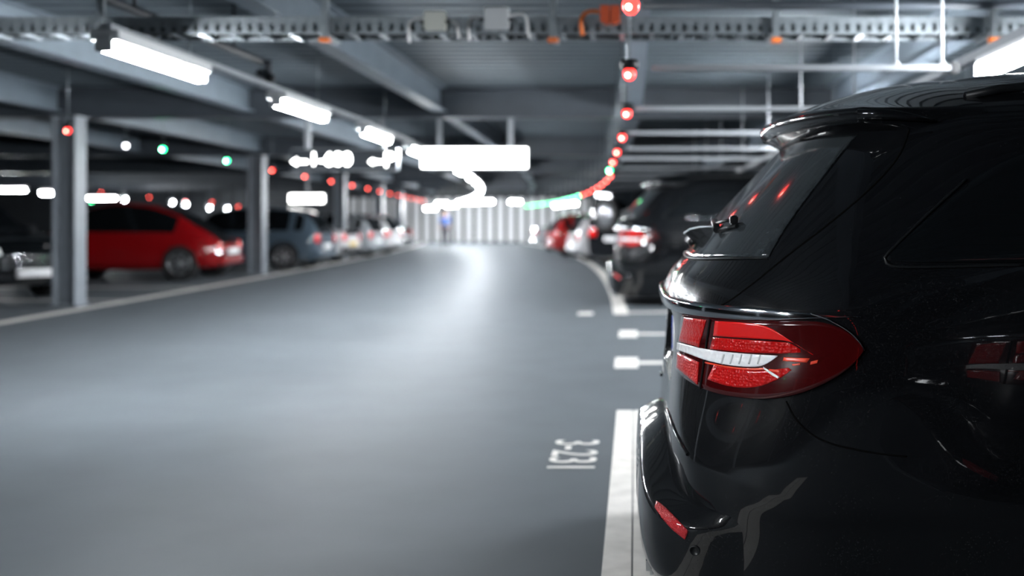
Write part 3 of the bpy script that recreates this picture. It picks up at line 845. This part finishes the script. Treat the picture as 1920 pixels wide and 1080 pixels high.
obj('blade', T([on(1352, 437, .010), on(1366, 432, .010), on(1386, 428, .010)], .007, 8), M['black'], wi)
obj('blade_end', B(-.012, .012, -.02, .02, -.012, .016, Matrix.Translation(on(1384, 422, .02)), bev=.004), M['black'], wi)

# roof spoiler
rows_t, rows_b = [], []
ys = np.linspace(-.69, .69, 49)
def roof_z(x, y):
    p, nn, i, d = BV.ray_cast(Vector((x, y, 3)), Vector((0, 0, -1)))
    return p.z if p is not None else None
for y in ys:
    t = abs(y) / .69
    xe = .462 + .20 * t ** 2.4; ze = 1.541 - .004 * t ** 3
    x1 = .98 + .05 * t; z1 = (roof_z(x1, y) or 1.6) + .003
    top = []
    for k in range(15):
        s = k / 14
        x = xe + (x1 - xe) * s
        z = (ze + .016) + (z1 - ze - .016) * (1 - (1 - s) ** 1.7)
        top.append(Vector((x, y, z)))
    low = [Vector((xe - .004, y, ze + .006)), Vector((xe - .002, y, ze - .008)), Vector((xe + .006, y, ze - .020)), Vector((xe + .03, y, ze - .030))]
    g = rear_pt(y, 1.487)
    gx = max(g.x + .01, xe + .06)
    low += [Vector((xe + (gx - xe) * .7, y, 1.502)), Vector((gx, y, 1.483)), Vector((gx + .05, y, 1.483))]
    ring = low[::-1] + top
    rows_t.append(ring)
bm = bmesh.new(); V = [[bm.verts.new(p) for p in r] for r in rows_t]
for a, b in zip(V, V[1:]):
    for k in range(len(a) - 1):
        f = bm.faces.new((a[k], a[k + 1], b[k + 1], b[k])); f.smooth = True
bm.faces.new(V[0]); bm.faces.new(V[-1][::-1]); bmesh.ops.recalc_face_normals(bm, faces=bm.faces)
sp = obj('spoiler', bm, M['black_paint'], suv)
for s in (-1, 1):
    P = [Vector((.648, s * .69, 1.532)), Vector((.72, s * .70, 1.532)), Vector((.79, s * .705, 1.524)), Vector((.86, s * .715, 1.512))]
    obj('side_fin', T(P, [.016, .017, .012, .004], 10), M['black_paint'], sp)
# brake lamp strip under the spoiler lip
obj('high_brake_lamp', T([(.49, -.12, 1.52), (.488, 0, 1.52), (.49, .12, 1.52)], .008, 8), M['lens'], sp)

# rear bumper step: wraps the tail below the tailgate and fades into the flanks
xo_t = pchip([.11, .14, .22, .36, .46, .56], [.10, .055, .024, .013, .014, .02])
def outer_contour(z):
    xr, hw = xo_t(z), hw_t(z) - .002
    return [(xr + .44 * (1 - math.cos(th) ** (2 / 2.5)), -hw * math.sin(th) ** (2 / 7.)) for th in [1e-9] + list(np.linspace(.002, PI / 2, 90))] + [(xr + .5, -hw), (xr + .9, -hw)]
def polar(c):
    a = [math.atan2(-y, .75 - x) for x, y in c]; r = [math.hypot(.75 - x, y) for x, y in c]
    return lambda f: float(np.interp(f, a, r))
_pc = {}
def radii(z, f):
    z = round(z, 3)
    if z not in _pc: _pc[z] = (polar([(x, y) for x, y in half_contour(z) if x < 1.1]), polar(outer_contour(z)))
    return _pc[z][0](f), _pc[z][1](f)
rows = []
PH = 72
for kk in range(-PH, PH + 1):
    f = abs(kk) / PH * math.radians(75)
    r = []
    def P(z, t):
        rb, ro = radii(z, f)
        x = .75 - ro * math.cos(f)
        g = sstep(.10, .34, x)
        rr = rb + (ro - rb) * t
        rr = rr * (1 - g) + (rb - .006) * g
        xx, yy = .75 - rr * math.cos(f), -rr * math.sin(f)
        return Vector((xx, -yy if kk < 0 else yy, z + crease_warp(xx, z) * (1 - t)))
    yb = radii(.45, f)[0] * math.sin(f)
    zi = .562 - .145 * sstep(.10, .86, yb) ** 1.15; zo = .503 - .152 * sstep(.10, .86, yb) ** 1.15
    r += [P(zi + .002, -.2), P(zi, .04)]
    for t in (.25, .5, .75, .9): r.append(P(zi + (zo - zi) * t ** 1.3 * .8, t))
    r += [P(zo + .010, .97), P(zo - .002, 1.)]
    for t in (.12, .3, .5, .7, .85): r.append(P(zo - .004 - (zo - .13) * t, 1 + .05 * math.sin(PI * t)))
    r += [P(.125, .95), P(.112, .4)]
    rows.append(r)
bm = grid_mesh(rows)
BBV = BVHTree.FromBMesh(bm)
bmesh.ops.bevel(bm, geom=[], offset=.001)
bump = obj('rear_bumper', bm, M['black_paint'], suv)
def hit_bump(px, py): return hit_px(px, py, BBV)
a, b = patch('bumper_reflector', M['reflector'], smooth_poly([(1231, 940), (1246, 950), (1266, 970), (1291, 995)]), smooth_poly([(1229, 953), (1243, 972), (1262, 993), (1285, 1011)]), hit_bump, 24, 8, .004, .01, bump)
h = hit_bump(1303, 1032)
if h:
    for s in (1, -1):
        p, nn = h; p = Vector((p.x, p.y * s, p.z)); nn = Vector((nn.x, nn.y * s, nn.z))
        mt = Matrix.Translation(p) @ nn.to_track_quat('Z', 'Y').to_matrix().to_4x4()
        bm = bmesh.new(); lathe(bm, [(0, .001), (.011, .001), (.012, .004), (.0145, .004), (.0155, -.004), (0, -.004)], 20, mt)
        obj('parking_sensor', bm, M['black'], bump)
obj('skid_plate', B(.06, .2, -.5, .5, .11, .14, bev=.01), M['galv'], bump)
for s in (-1, 1):
    obj('exhaust_trim', B(.034, .14, s * .50 - .11, s * .50 + .11, .16, .215, bev=.012), M['chrome'], bump)

# number plate in its recess
px = xr_t(.8) + .045 - .012
pl = obj('number_plate', B(px - .006, px + .004, -.26, .26, .735, .865, bev=.002), M['plate'], suv)
obj('country_band', B(px - .008, px - .004, .215, .258, .737, .863), M['plate_b'], pl)
obj('plate_holder', B(px - .001, px + .012, -.27, .27, .728, .872, bev=.004), M['black'], pl)

# side windows, mirrored on both flanks
patch('quarter_window', M['glass'], smooth_poly([(.672, 1.122), (.80, 1.225), (.93, 1.33), (1.10, 1.43), (1.44, 1.462)]), [(.672, 1.114), (.76, 1.108), (1.0, 1.108), (1.44, 1.108)], side_fn, 30, 12, .003, .01)
line_px('window_trim', M['black'], [(1920, 497), (1800, 500), (1700, 502), (1668, 500), (1655, 488), (1662, 478), (1720, 420), (1810, 338)], .004, .004)
patch('rear_door_window', M['glass'], [(1.49, 1.464), (2.2, 1.474)], [(1.49, 1.108), (2.2, 1.108)], side_fn, 20, 12, .003, .01)
patch('front_door_window', M['glass'], smooth_poly([(2.27, 1.474), (2.36, 1.462), (2.7, 1.30), (3.02, 1.125)]), [(2.27, 1.108), (2.5, 1.108), (2.8, 1.108), (3.05, 1.112)], side_fn, 20, 12, .003, .01)
for xs in (2.235, 3.15):
    for s in (-1, 1):
        P = [side_pt(xs, z) for z in np.linspace(.48, 1.1, 14)]
        obj('panel_gap', T([Vector((p.x, p.y * -s, p.z)) for p in P], .0028, 6), M['seam'], suv)
for xs in (1.6, 2.4):
    for s in (-1, 1):
        p = side_pt(xs, .98); yy = s * (abs(p.y) + .025)
        obj('door_handle', T([(xs, s * abs(p.y), .98), (xs + .02, yy, .98), (xs + .19, yy, .985), (xs + .21, s * abs(p.y), .985)], .011, 8), M['black_paint'], suv)
for s in (-1, 1):
    # windscreen-side mirror, roof rail, headlight, sill
    obj('wing_mirror', B(2.86, 3.0, s * 1.0 - .11, s * 1.0 + .11, 1.09, 1.22, bev=.035), M['black_paint'], suv)
    P = [Vector((x, s * .60, (roof_z(x, s * .60) or 1.6) + .03 * math.sin(PI * (x - .98) / 1.5) ** .4)) for x in np.linspace(.99, 2.47, 16)]
    obj('roof_rail', T(P, .014, 8), M['black'], suv)
    obj('sill', B(2.0, 3.36, s * .80 - .09, s * .80 + .09, .19, .33, bev=.03), M['black'], suv)
for j, wx in enumerate(WX):
    for s in (-1, 1):
        wo = make_wheel(suv, wx, s * .815, .355, .235, 'wheel', 5, s)
        # arch lining and dark cladding band
        bm = bmesh.new(); r0, r1 = [], []
        for k in range(33):
            th = PI * (k / 32) * 1.16 - .08 * PI
            for R, rr_ in ((WR - .012, r0), (WR + .035, r1)):
                x = wx + R * math.cos(th); z = .34 + R * math.sin(th); z = max(z, .19)
                y = abs(side_pt(x, max(z, .19)).y); rr_.append((x, y, z))
        V0 = [bm.verts.new((x, s * (y - .05), z)) for x, y, z in r0]; V1 = [bm.verts.new((x, s * (y + .012), z)) for x, y, z in r0]
        V2 = [bm.verts.new((x, s * (y + .010), z)) for x, y, z in r1]; V3 = [bm.verts.new((x, s * (y - .004), z)) for x, y, z in r1]
        for k in range(32):
            for A_, B_ in ((V0, V1), (V1, V2), (V2, V3)):
                f = bm.faces.new((A_[k], A_[k + 1], B_[k + 1], B_[k])); f.smooth = True
        bmesh.ops.recalc_face_normals(bm, faces=bm.faces)
        obj('arch_cladding', bm, M['black'], suv)
# windscreen, grille and headlights at the front end
def front_pt(y, z):
    hw = hw_t(z); xb = xf_t(z) - .62; u = min(abs(y) / hw, .999)
    return Vector((xb + .62 * (1 - u ** 2.6) ** (1 / 2.2), y, z))
def front_fn(y, z):
    p, nn = nrm(front_pt, y, z); return p, (nn if nn.x > 0 else -nn)
patch('windscreen', M['glass'], [(-.58, 1.5), (0, 1.51), (.58, 1.5)], [(-.76, 1.13), (0, 1.11), (.76, 1.13)], front_fn, 30, 14, .004, .01, mirror=False)
patch('grille', M['chrome'], [(-.36, .88), (.36, .88)], [(-.30, .62), (.30, .62)], front_fn, 12, 6, .01, .02, mirror=False)
patch('headlight', M['lens_white'], [(-.82, .90), (-.48, .86)], [(-.78, .76), (-.46, .72)], front_fn, 12, 6, .006, .014)

# the neighbour in the next bay, just outside the frame: seen as a mirror image in the flank
nb = dup(suv, (1.02, SY - 2.33, 0), 0, 'black SUV in the bay beside the first, seen only as a reflection in its flank')

for c in list(nb.children):
    if c.name.startswith('number_plate'):
        for q in list(c.children): bpy.data.objects.remove(q)
        bpy.data.objects.remove(c)

# ------------------------------------------------------------------ generic cars for the bays
def make_car(label, loc, rz, paint, L=4.3, Wd=1.78, stations=None, tail='hatch', wheels=(.78, 3.4), wr=.31, plate='plate', scale=1., lights='rear', belt=None, name='car'):
    """stations: (x, half width, underside z, belt z, top z, roof half width), tail at x = 0"""
    t = thing(name, label, 'car', loc, rz)
    t.scale = (scale,) * 3
    S = np.array(stations, float)
    fs = [pchip(S[:, 0], S[:, i]) for i in range(1, 6)]
    N = 64; xs = [L * i / (N - 1) for i in range(N)]
    bm = bmesh.new(); rings = []; info = []
    for x in xs:
        hw, zb, be, tp, rh = [f(x) for f in fs]
        cab = tp - be
        sh = min(max(cab, .03), .05)
        half = [(0, zb), (hw * .8, zb), (hw * .95, zb + .06), (hw * .99, zb + .2), (hw, (zb + be) * .5 + .05), (hw * .985, be - .12), (hw * .95, be - .03),
                (hw * .915, be), (hw * .905 * .5 + rh * .5, be + (cab - sh) * .5), (rh, be + cab - sh), (rh * .86, tp - sh * .25), (rh * .45, tp + .005), (0, tp + .012)]
        pts = half + [(-a, b) for a, b in half[-2:0:-1]]
        rings.append([bm.verts.new((x, a, b)) for a, b in pts]); info.append((be, tp))
    n = len(rings[0])
    gl = {}; pil = (-.28,) if tail == 'beetle' else (-.95, .1, 1.3)
    cabx = [x for x, (be, tp) in zip(xs, info) if tp - be > .26]
    ca, cb = (min(cabx), max(cabx)) if cabx else (0, 0)
    for i in range(N - 1):
        for k in range(n):
            q = (rings[i][k], rings[i][(k + 1) % n], rings[i + 1][(k + 1) % n], rings[i + 1][k])
            f = bm.faces.new(q); f.smooth = True
            x = (xs[i] + xs[i + 1]) / 2; half_k = k if k < 12 else n - 1 - k
            slope = (info[i + 1][1] - info[i][1]) / (xs[i + 1] - xs[i]); g = None
            if half_k in (7, 8) and ca + .1 < x < cb - .1 and min(abs(x - (ca + cb) / 2 - d) for d in pil) > (.02 if tail == 'beetle' else .05):
                g = ('side_window', k < 12, sum(x > (ca + cb) / 2 + d for d in pil))
            if half_k in (10, 11) and info[i][1] - info[i][0] > .03:
                if slope > .28 and x < L * .45: g = ('rear_window',)
                if slope < -.28 and x > L * .5: g = ('windscreen',)
            if g:
                f.normal_update(); nn = f.normal
                c = f.calc_center_median(); nn = nn if nn.dot(Vector((0, c.y, c.z - .6))) > 0 else -nn
                gb = gl.setdefault(g, bmesh.new()); vs = [gb.verts.new(v.co + nn * .006) for v in q]; gb.faces.new(vs)
    bm.faces.new(rings[0]); bm.faces.new(rings[-1][::-1]); bmesh.ops.recalc_face_normals(bm, faces=bm.faces)
    bv = BVHTree.FromBMesh(bm)
    obj('body', bm, paint, t)
    for k_, g in gl.items():
        if len(g.faces):
            bmesh.ops.remove_doubles(g, verts=g.verts, dist=.004); bmesh.ops.recalc_face_normals(g, faces=g.faces)
            for f in g.faces: f.smooth = True
            obj(k_[0], g, M['glass'], t)
        else: g.free()
    def cast(y, z, front=False):
        p, nn, i, d = bv.ray_cast(Vector((L + 2 if front else -2, y, z)), Vector((-1 if front else 1, 0, 0)))
        return (p, nn) if p is not None else None
    be0 = fs[2](.15); hw0 = fs[0](.1)
    def pp(name, m, y0, y1, z0, z1, front=False, off=.012, ny=6, nz=6, par=None):
        rows, back = [], []
        for j in range(ny):
            r, q = [], []
            for k in range(nz):
                h = cast(y0 + (y1 - y0) * j / (ny - 1), z0 + (z1 - z0) * k / (nz - 1), front)
                if h is None: return None
                s = 1 if front else -1
                r.append(h[0] + Vector((s * off, 0, 0))); q.append(h[0] - Vector((s * off, 0, 0)))
            rows.append(r); back.append(q)
        return obj(name, grid_mesh(rows, back), m, par or t)
    for s in (-1, 1):
        if tail == 'beetle':
            h = cast(s * .52, .66)
            if h:
                o = bmesh.new(); bmesh.ops.create_uvsphere(o, u_segments=16, v_segments=10, radius=.085)
                bmesh.ops.transform(o, matrix=Matrix.Translation(h[0]) @ Matrix.Diagonal((.45, 1, 1.15, 1)), verts=o.verts); obj('tail_light', o, M['lens_br'], t, True)
        else: pp('tail_light', M['lens_br'], s * hw0 * .60, s * hw0 * .90, be0 - .26, be0 - .06)
        pp('headlight', M['lens_white'], s * .45, s * .72, .62, .74, True)
    pp('rear_bumper', paint if tail != 'dark' else M['black'], -hw0 * .9, hw0 * .9, .3, .46, off=.05, ny=12)
    pp('number_plate', M[plate], -.26, .26, .50 if tail != 'high' else .72, .61 if tail != 'high' else .83, off=.022 if tail == 'high' else .03)
    g = pp('grille', M['black'], -.5, .5, .42, .68, True)
    if g:
        for z in (.46, .54, .62): pp('grille_bar', M['chrome'], -.5, .5, z, z + .025, True, .022, par=g)
        pp('front_plate', M['plate'], -.26, .26, .34, .45, True, .03)
    for wx in wheels:
        for s in (-1, 1):
            make_wheel(t, wx, s * (Wd / 2 - .10), wr, .21, 'wheel', 7, s)
            bm = bmesh.new()
            for R0, R1, y0, y1 in ((wr + .005, wr + .055, Wd / 2 - .03, Wd / 2 + .008),):
                for k in range(24):
                    a0, a1 = PI * k / 24, PI * (k + 1) / 24
                    P = [(wx + R * math.cos(a), s * y, wr + R * math.sin(a)) for a in (a0, a1) for R in (R0, R1) for y in (y0, y1)]
                    v = [bm.verts.new(p) for p in P]
                    for F in ((0, 1, 3, 2), (4, 6, 7, 5), (1, 5, 7, 3), (0, 2, 6, 4), (2, 3, 7, 6), (0, 4, 5, 1)): bm.faces.new([v[i] for i in F])
            bmesh.ops.remove_doubles(bm, verts=bm.verts, dist=1e-4); bmesh.ops.recalc_face_normals(bm, faces=bm.faces)
            obj('wheel_arch', bm, M['black'] if tail != 'beetle' else paint, t)
            bm = bmesh.new(); lathe(bm, [(0, 0), (wr + .01, 0), (wr + .01, .008), (0, .008)], 28, Matrix.Translation((wx, s * (Wd / 2 - .012), wr)) @ Matrix.Rotation(PI / 2 * (1 if s < 0 else -1), 4, 'X'))
            obj('arch_lining', bm, M['rubber'], t)
    for s in (-1, 1):
        x = L * .66; obj('wing_mirror', B(x, x + .1, s * (Wd / 2 + .02) - .08, s * (Wd / 2 + .02) + .08, fs[2](x) - .01, fs[2](x) + .12, bev=.03), paint, t)
    return t
HATCH = [(0, .70, .34, .80, .86, .60), (.06, .80, .26, .88, .98, .60), (.25, .86, .2, .93, 1.26, .58), (.55, .885, .2, .94, 1.42, .58), (1.1, .89, .2, .93, 1.49, .60), (1.9, .89, .19, .92, 1.50, .60),
         (2.5, .89, .19, .92, 1.42, .58), (3.1, .885, .19, .92, 1.05, .64), (3.35, .88, .19, .91, .95, .72), (3.8, .85, .2, .84, .87, .68), (4.1, .80, .24, .74, .78, .6), (4.2, .68, .32, .6, .64, .5)]
SEDAN = [(0, .68, .36, .78, .82, .6), (.08, .80, .28, .90, .94, .66), (.5, .87, .2, .93, .98, .68), (.8, .88, .2, .93, 1.06, .62), (1.35, .89, .2, .93, 1.38, .56), (1.9, .89, .2, .93, 1.43, .58), (2.5, .89, .19, .92, 1.40, .58),
         (3.15, .89, .19, .92, 1.05, .64), (3.45, .88, .19, .91, .94, .74), (4.1, .86, .2, .84, .87, .7), (4.45, .80, .24, .72, .76, .6), (4.55, .68, .32, .58, .62, .5)]
BEETLE = [(0, .45, .36, .55, .58, .35), (.05, .62, .28, .64, .68, .42), (.25, .78, .24, .80, .88, .46), (.55, .84, .22, .88, 1.06, .50), (.95, .86, .2, .92, 1.30, .54), (1.5, .865, .2, .93, 1.46, .57), (2.0, .865, .2, .93, 1.50, .58),
          (2.5, .86, .2, .93, 1.43, .57), (3.05, .86, .2, .92, 1.08, .60), (3.35, .85, .2, .88, .96, .6), (3.75, .82, .22, .76, .82, .52), (4.0, .70, .26, .62, .66, .42), (4.08, .5, .34, .5, .54, .35)]
BOXY = [(0, .82, .42, 1.02, 1.05, .74), (.03, .88, .38, 1.05, 1.70, .72), (.1, .9, .34, 1.08, 1.82, .72), (.6, .91, .32, 1.08, 1.86, .73), (1.6, .91, .32, 1.08, 1.86, .73), (2.5, .91, .32, 1.08, 1.82, .72), (2.85, .9, .32, 1.08, 1.5, .74), (3.05, .9, .32, 1.08, 1.13, .8),
        (3.9, .88, .34, 1.02, 1.06, .78), (4.15, .82, .4, .9, .94, .7), (4.2, .75, .45, .8, .84, .6)]
RED = paint_mat('red_car_paint', (.24, .003, .005), .02, .3)
BLUE = paint_mat('blue_grey_car_paint', (.06, .085, .11), .03, .3)
WHITE = paint_mat('white_car_paint', (.55, .55, .56), .02, .3)
SILV = paint_mat('silver_car_paint', (.30, .32, .34), .02, .25)
BLK = paint_mat('dark_car_paint', (.008, .009, .011), .03, .25)
DRED = paint_mat('dark_red_car_paint', (.28, .012, .012), .02, .3)
# left bays: tails (or noses) face the lane, which lies towards +x
make_car('rounded red compact car parked between the first two left columns', (-8.55, 22.7, 0), PI, RED, 4.08, 1.73, BEETLE, 'beetle', (.70, 3.15), .335, scale=1.07)
make_car('dark car at the left edge parked nose out, chrome grille and plate visible', (-13.3, 18.15, 0), -.45, BLK, 4.2, 1.78, HATCH, 'dark', (.75, 3.3), .32, scale=1.12)
make_car('blue-grey hatchback parked just right of the second left column', (-7.95, 27.55, 0), PI - .05, BLUE, 4.2, 1.78, HATCH, 'hatch', (.75, 3.3), .32, scale=1.05)
make_car('pale saloon with yellow plate to the right of the blue-grey hatchback', (-8.35, 31.6, 0), PI - .1, WHITE, 4.55, 1.78, SEDAN, 'dark', (.85, 3.55), .31, 'plate_y')
make_car('silver hatchback in the left bays beside the third column', (-8.7, 36.2, 0), PI - .15, SILV, 4.2, 1.78, HATCH, 'hatch', (.75, 3.3), .31)
make_car('white hatchback in the left bays, second from the far end', (-9.1, 40.6, 0), PI - .18, WHITE, 4.2, 1.78, HATCH, 'hatch', (.75, 3.3), .31)
make_car('dark saloon in the left bays, last before the far end', (-9.9, 46.0, 0), PI - .22, BLK, 4.55, 1.78, SEDAN, 'hatch', (.85, 3.55), .31)
# right bays: tails face the lane, towards -x
s2 = dup(suv, (-.42, 16.2, 0), .05, 'second black SUV farther along the right bays, behind the front SUV', scale=1.15)
P = [side_pt(x, 1.10) + Vector((0, -.006, 0)) for x in np.linspace(.95, 3., 20)]
obj('belt_trim', T(P, .012, 8), M['chrome'], s2)
off = make_car('black boxy off-roader with a round spare wheel on its tail, right bays', (-.50, 24.4, 0), .75, BLK, 4.2, 1.82, BOXY, 'high', (.8, 3.3), .36, scale=1.05)
sw = obj('spare_wheel', B(-.02, .02, -.1, .1, -.1, .1), M['black'], off, loc=(-.03, 0, 1.30))
bm = bmesh.new(); lathe(bm, [(0, .0), (.26, .0), (.34, .02), (.365, .06), (.365, .16), (.34, .2), (.27, .21), (.255, .19), (0, .185)], 36, Matrix.Rotation(-PI / 2, 4, 'Y')); obj('tyre', bm, M['rubber'], sw)
bm = bmesh.new(); lathe(bm, [(0, .19), (.25, .192), (.25, .198), (.10, .215), (0, .22)], 36, Matrix.Rotation(-PI / 2, 4, 'Y')); obj('cover_disc', bm, M['rim'], sw)
make_car('white hatchback in the right bays just past the black off-roader', (-1.9, 32.4, 0), .3, WHITE, 4.2, 1.78, HATCH, 'hatch', (.75, 3.3), .31)
make_car('dark red hatchback in the right bays left of the white one', (-2.95, 37.5, 0), .3, DRED, 4.2, 1.78, HATCH, 'hatch', (.75, 3.3), .31)
make_car('silver saloon in the right bays, last before the far wall', (-4.2, 44.5, 0), .25, SILV, 4.55, 1.78, SEDAN, 'hatch', (.85, 3.55), .31)

# ------------------------------------------------------------------ the distant walker
def make_person(loc, rz):
    t = thing('person', 'distant person in a blue shirt and dark trousers walking along the lane', 'person', loc, rz)
    J = [(0, 0, .93, .125), (0, 0, 1.08, .115), (0, .01, 1.25, .13), (0, .01, 1.40, .11), (0, .015, 1.50, .05), (0, .03, 1.57, .075), (0, .03, 1.68, .085), (0, .02, 1.74, .05),
         (-.09, .02, .88, .09), (-.10, .14, .50, .058), (-.10, .12, .10, .04), (-.10, .22, .045, .035),
         (.09, -.02, .88, .09), (.10, -.06, .50, .058), (.10, -.26, .12, .04), (.10, -.18, .05, .035),
         (-.18, .01, 1.39, .055), (-.23, -.06, 1.13, .042), (-.23, -.02, .90, .032), (-.23, .02, .82, .028),
         (.18, .01, 1.39, .055), (.23, .05, 1.13, .042), (.23, .14, .92, .032), (.23, .18, .85, .028)]
    E = [(0, 1), (1, 2), (2, 3), (3, 4), (4, 5), (5, 6), (6, 7), (0, 8), (8, 9), (9, 10), (10, 11), (0, 12), (12, 13), (13, 14), (14, 15),
         (3, 16), (16, 17), (17, 18), (18, 19), (3, 20), (20, 21), (21, 22), (22, 23)]
    def skin(name, js, es, m, grow=0., lev=2):
        mp = {j: i for i, j in enumerate(js)}
        me = bpy.data.meshes.new(name); me.from_pydata([J[j][:3] for j in js], [(mp[a], mp[b]) for a, b in es], [])
        o = bpy.data.objects.new(name, me); link(o, t)
        md = o.modifiers.new('skin', 'SKIN'); me.skin_vertices.new() if not me.skin_vertices else None
        for i, j in enumerate(js): me.skin_vertices[0].data[i].radius = (J[j][3] + grow, J[j][3] * .85 + grow)
        me.skin_vertices[0].data[0].use_root = True
        s = o.modifiers.new('sub', 'SUBSURF'); s.levels = s.render_levels = lev
        bpy.context.view_layer.update()
        m2 = bpy.data.meshes.new_from_object(o.evaluated_get(bpy.context.evaluated_depsgraph_get()))
        o.modifiers.clear(); o.data = m2; m2.materials.clear(); m2.materials.append(m)
        m2.polygons.foreach_set('use_smooth', [True] * len(m2.polygons)); return o
    skin('body', list(range(24)), E, M['skin'])
    skin('shirt', [0, 1, 2, 3, 16, 17, 20, 21], [(0, 1), (1, 2), (2, 3), (3, 16), (16, 17), (3, 20), (20, 21)], M['shirt'], .018)
    skin('trousers', [0, 8, 9, 10, 12, 13, 14], [(0, 8), (8, 9), (9, 10), (0, 12), (12, 13), (13, 14)], M['trousers'], .016)
    bm = bmesh.new(); bmesh.ops.create_uvsphere(bm, u_segments=16, v_segments=10, radius=.102)
    bmesh.ops.transform(bm, matrix=Matrix.Translation((0, .0, 1.70)) @ Matrix.Diagonal((.9, 1, .95, 1)), verts=bm.verts); obj('hair', bm, M['hair'], t, True)
    for a, b in ((10, 11), (14, 15)):
        p, q = Vector(J[a][:3]), Vector(J[b][:3]); obj('shoe', T([p + Vector((0, -.05, -.04)), q, q + Vector((0, .06, 0))], [.045, .045, .03], 10), M['shoe'], t)
make_person((-8.45, 47.5, 0.0), .3)

# ------------------------------------------------------------------ camera, air and exposure
cam = bpy.data.cameras.new('camera'); co = bpy.data.objects.new('camera', cam); col.objects.link(co)
co.location = (0, 0, HC); co.rotation_euler = (PI / 2, 0, 0)
cam.sensor_width = 36; cam.lens = FPX / 1920 * 36
cam.shift_x = (960 - VX) / 1920; cam.shift_y = (VY - 540) / 1920
cam.dof.use_dof = True; cam.dof.focus_distance = 2.98; cam.dof.aperture_fstop = 1.5; cam.dof.aperture_blades = 0
cam.clip_end = 300
sc.camera = co
w = bpy.data.worlds.new('world'); sc.world = w; w.use_nodes = True
w.node_tree.nodes['Background'].inputs['Color'].default_value = (.02, .025, .03, 1)
w.node_tree.nodes['Background'].inputs['Strength'].default_value = .3
vs = sc.view_settings
vs.view_transform = 'Standard'; vs.look = 'None'; vs.gamma = 1; vs.exposure = 0.0
try: vs.use_curve_mapping = False
except Exception: pass
c = sc.cycles
c.use_denoising = True; c.max_bounces = 7; c.diffuse_bounces = 4; c.glossy_bounces = 4
c.caustics_reflective = False; c.caustics_refractive = False; c.sample_clamp_indirect = 4.
c.use_light_tree = True
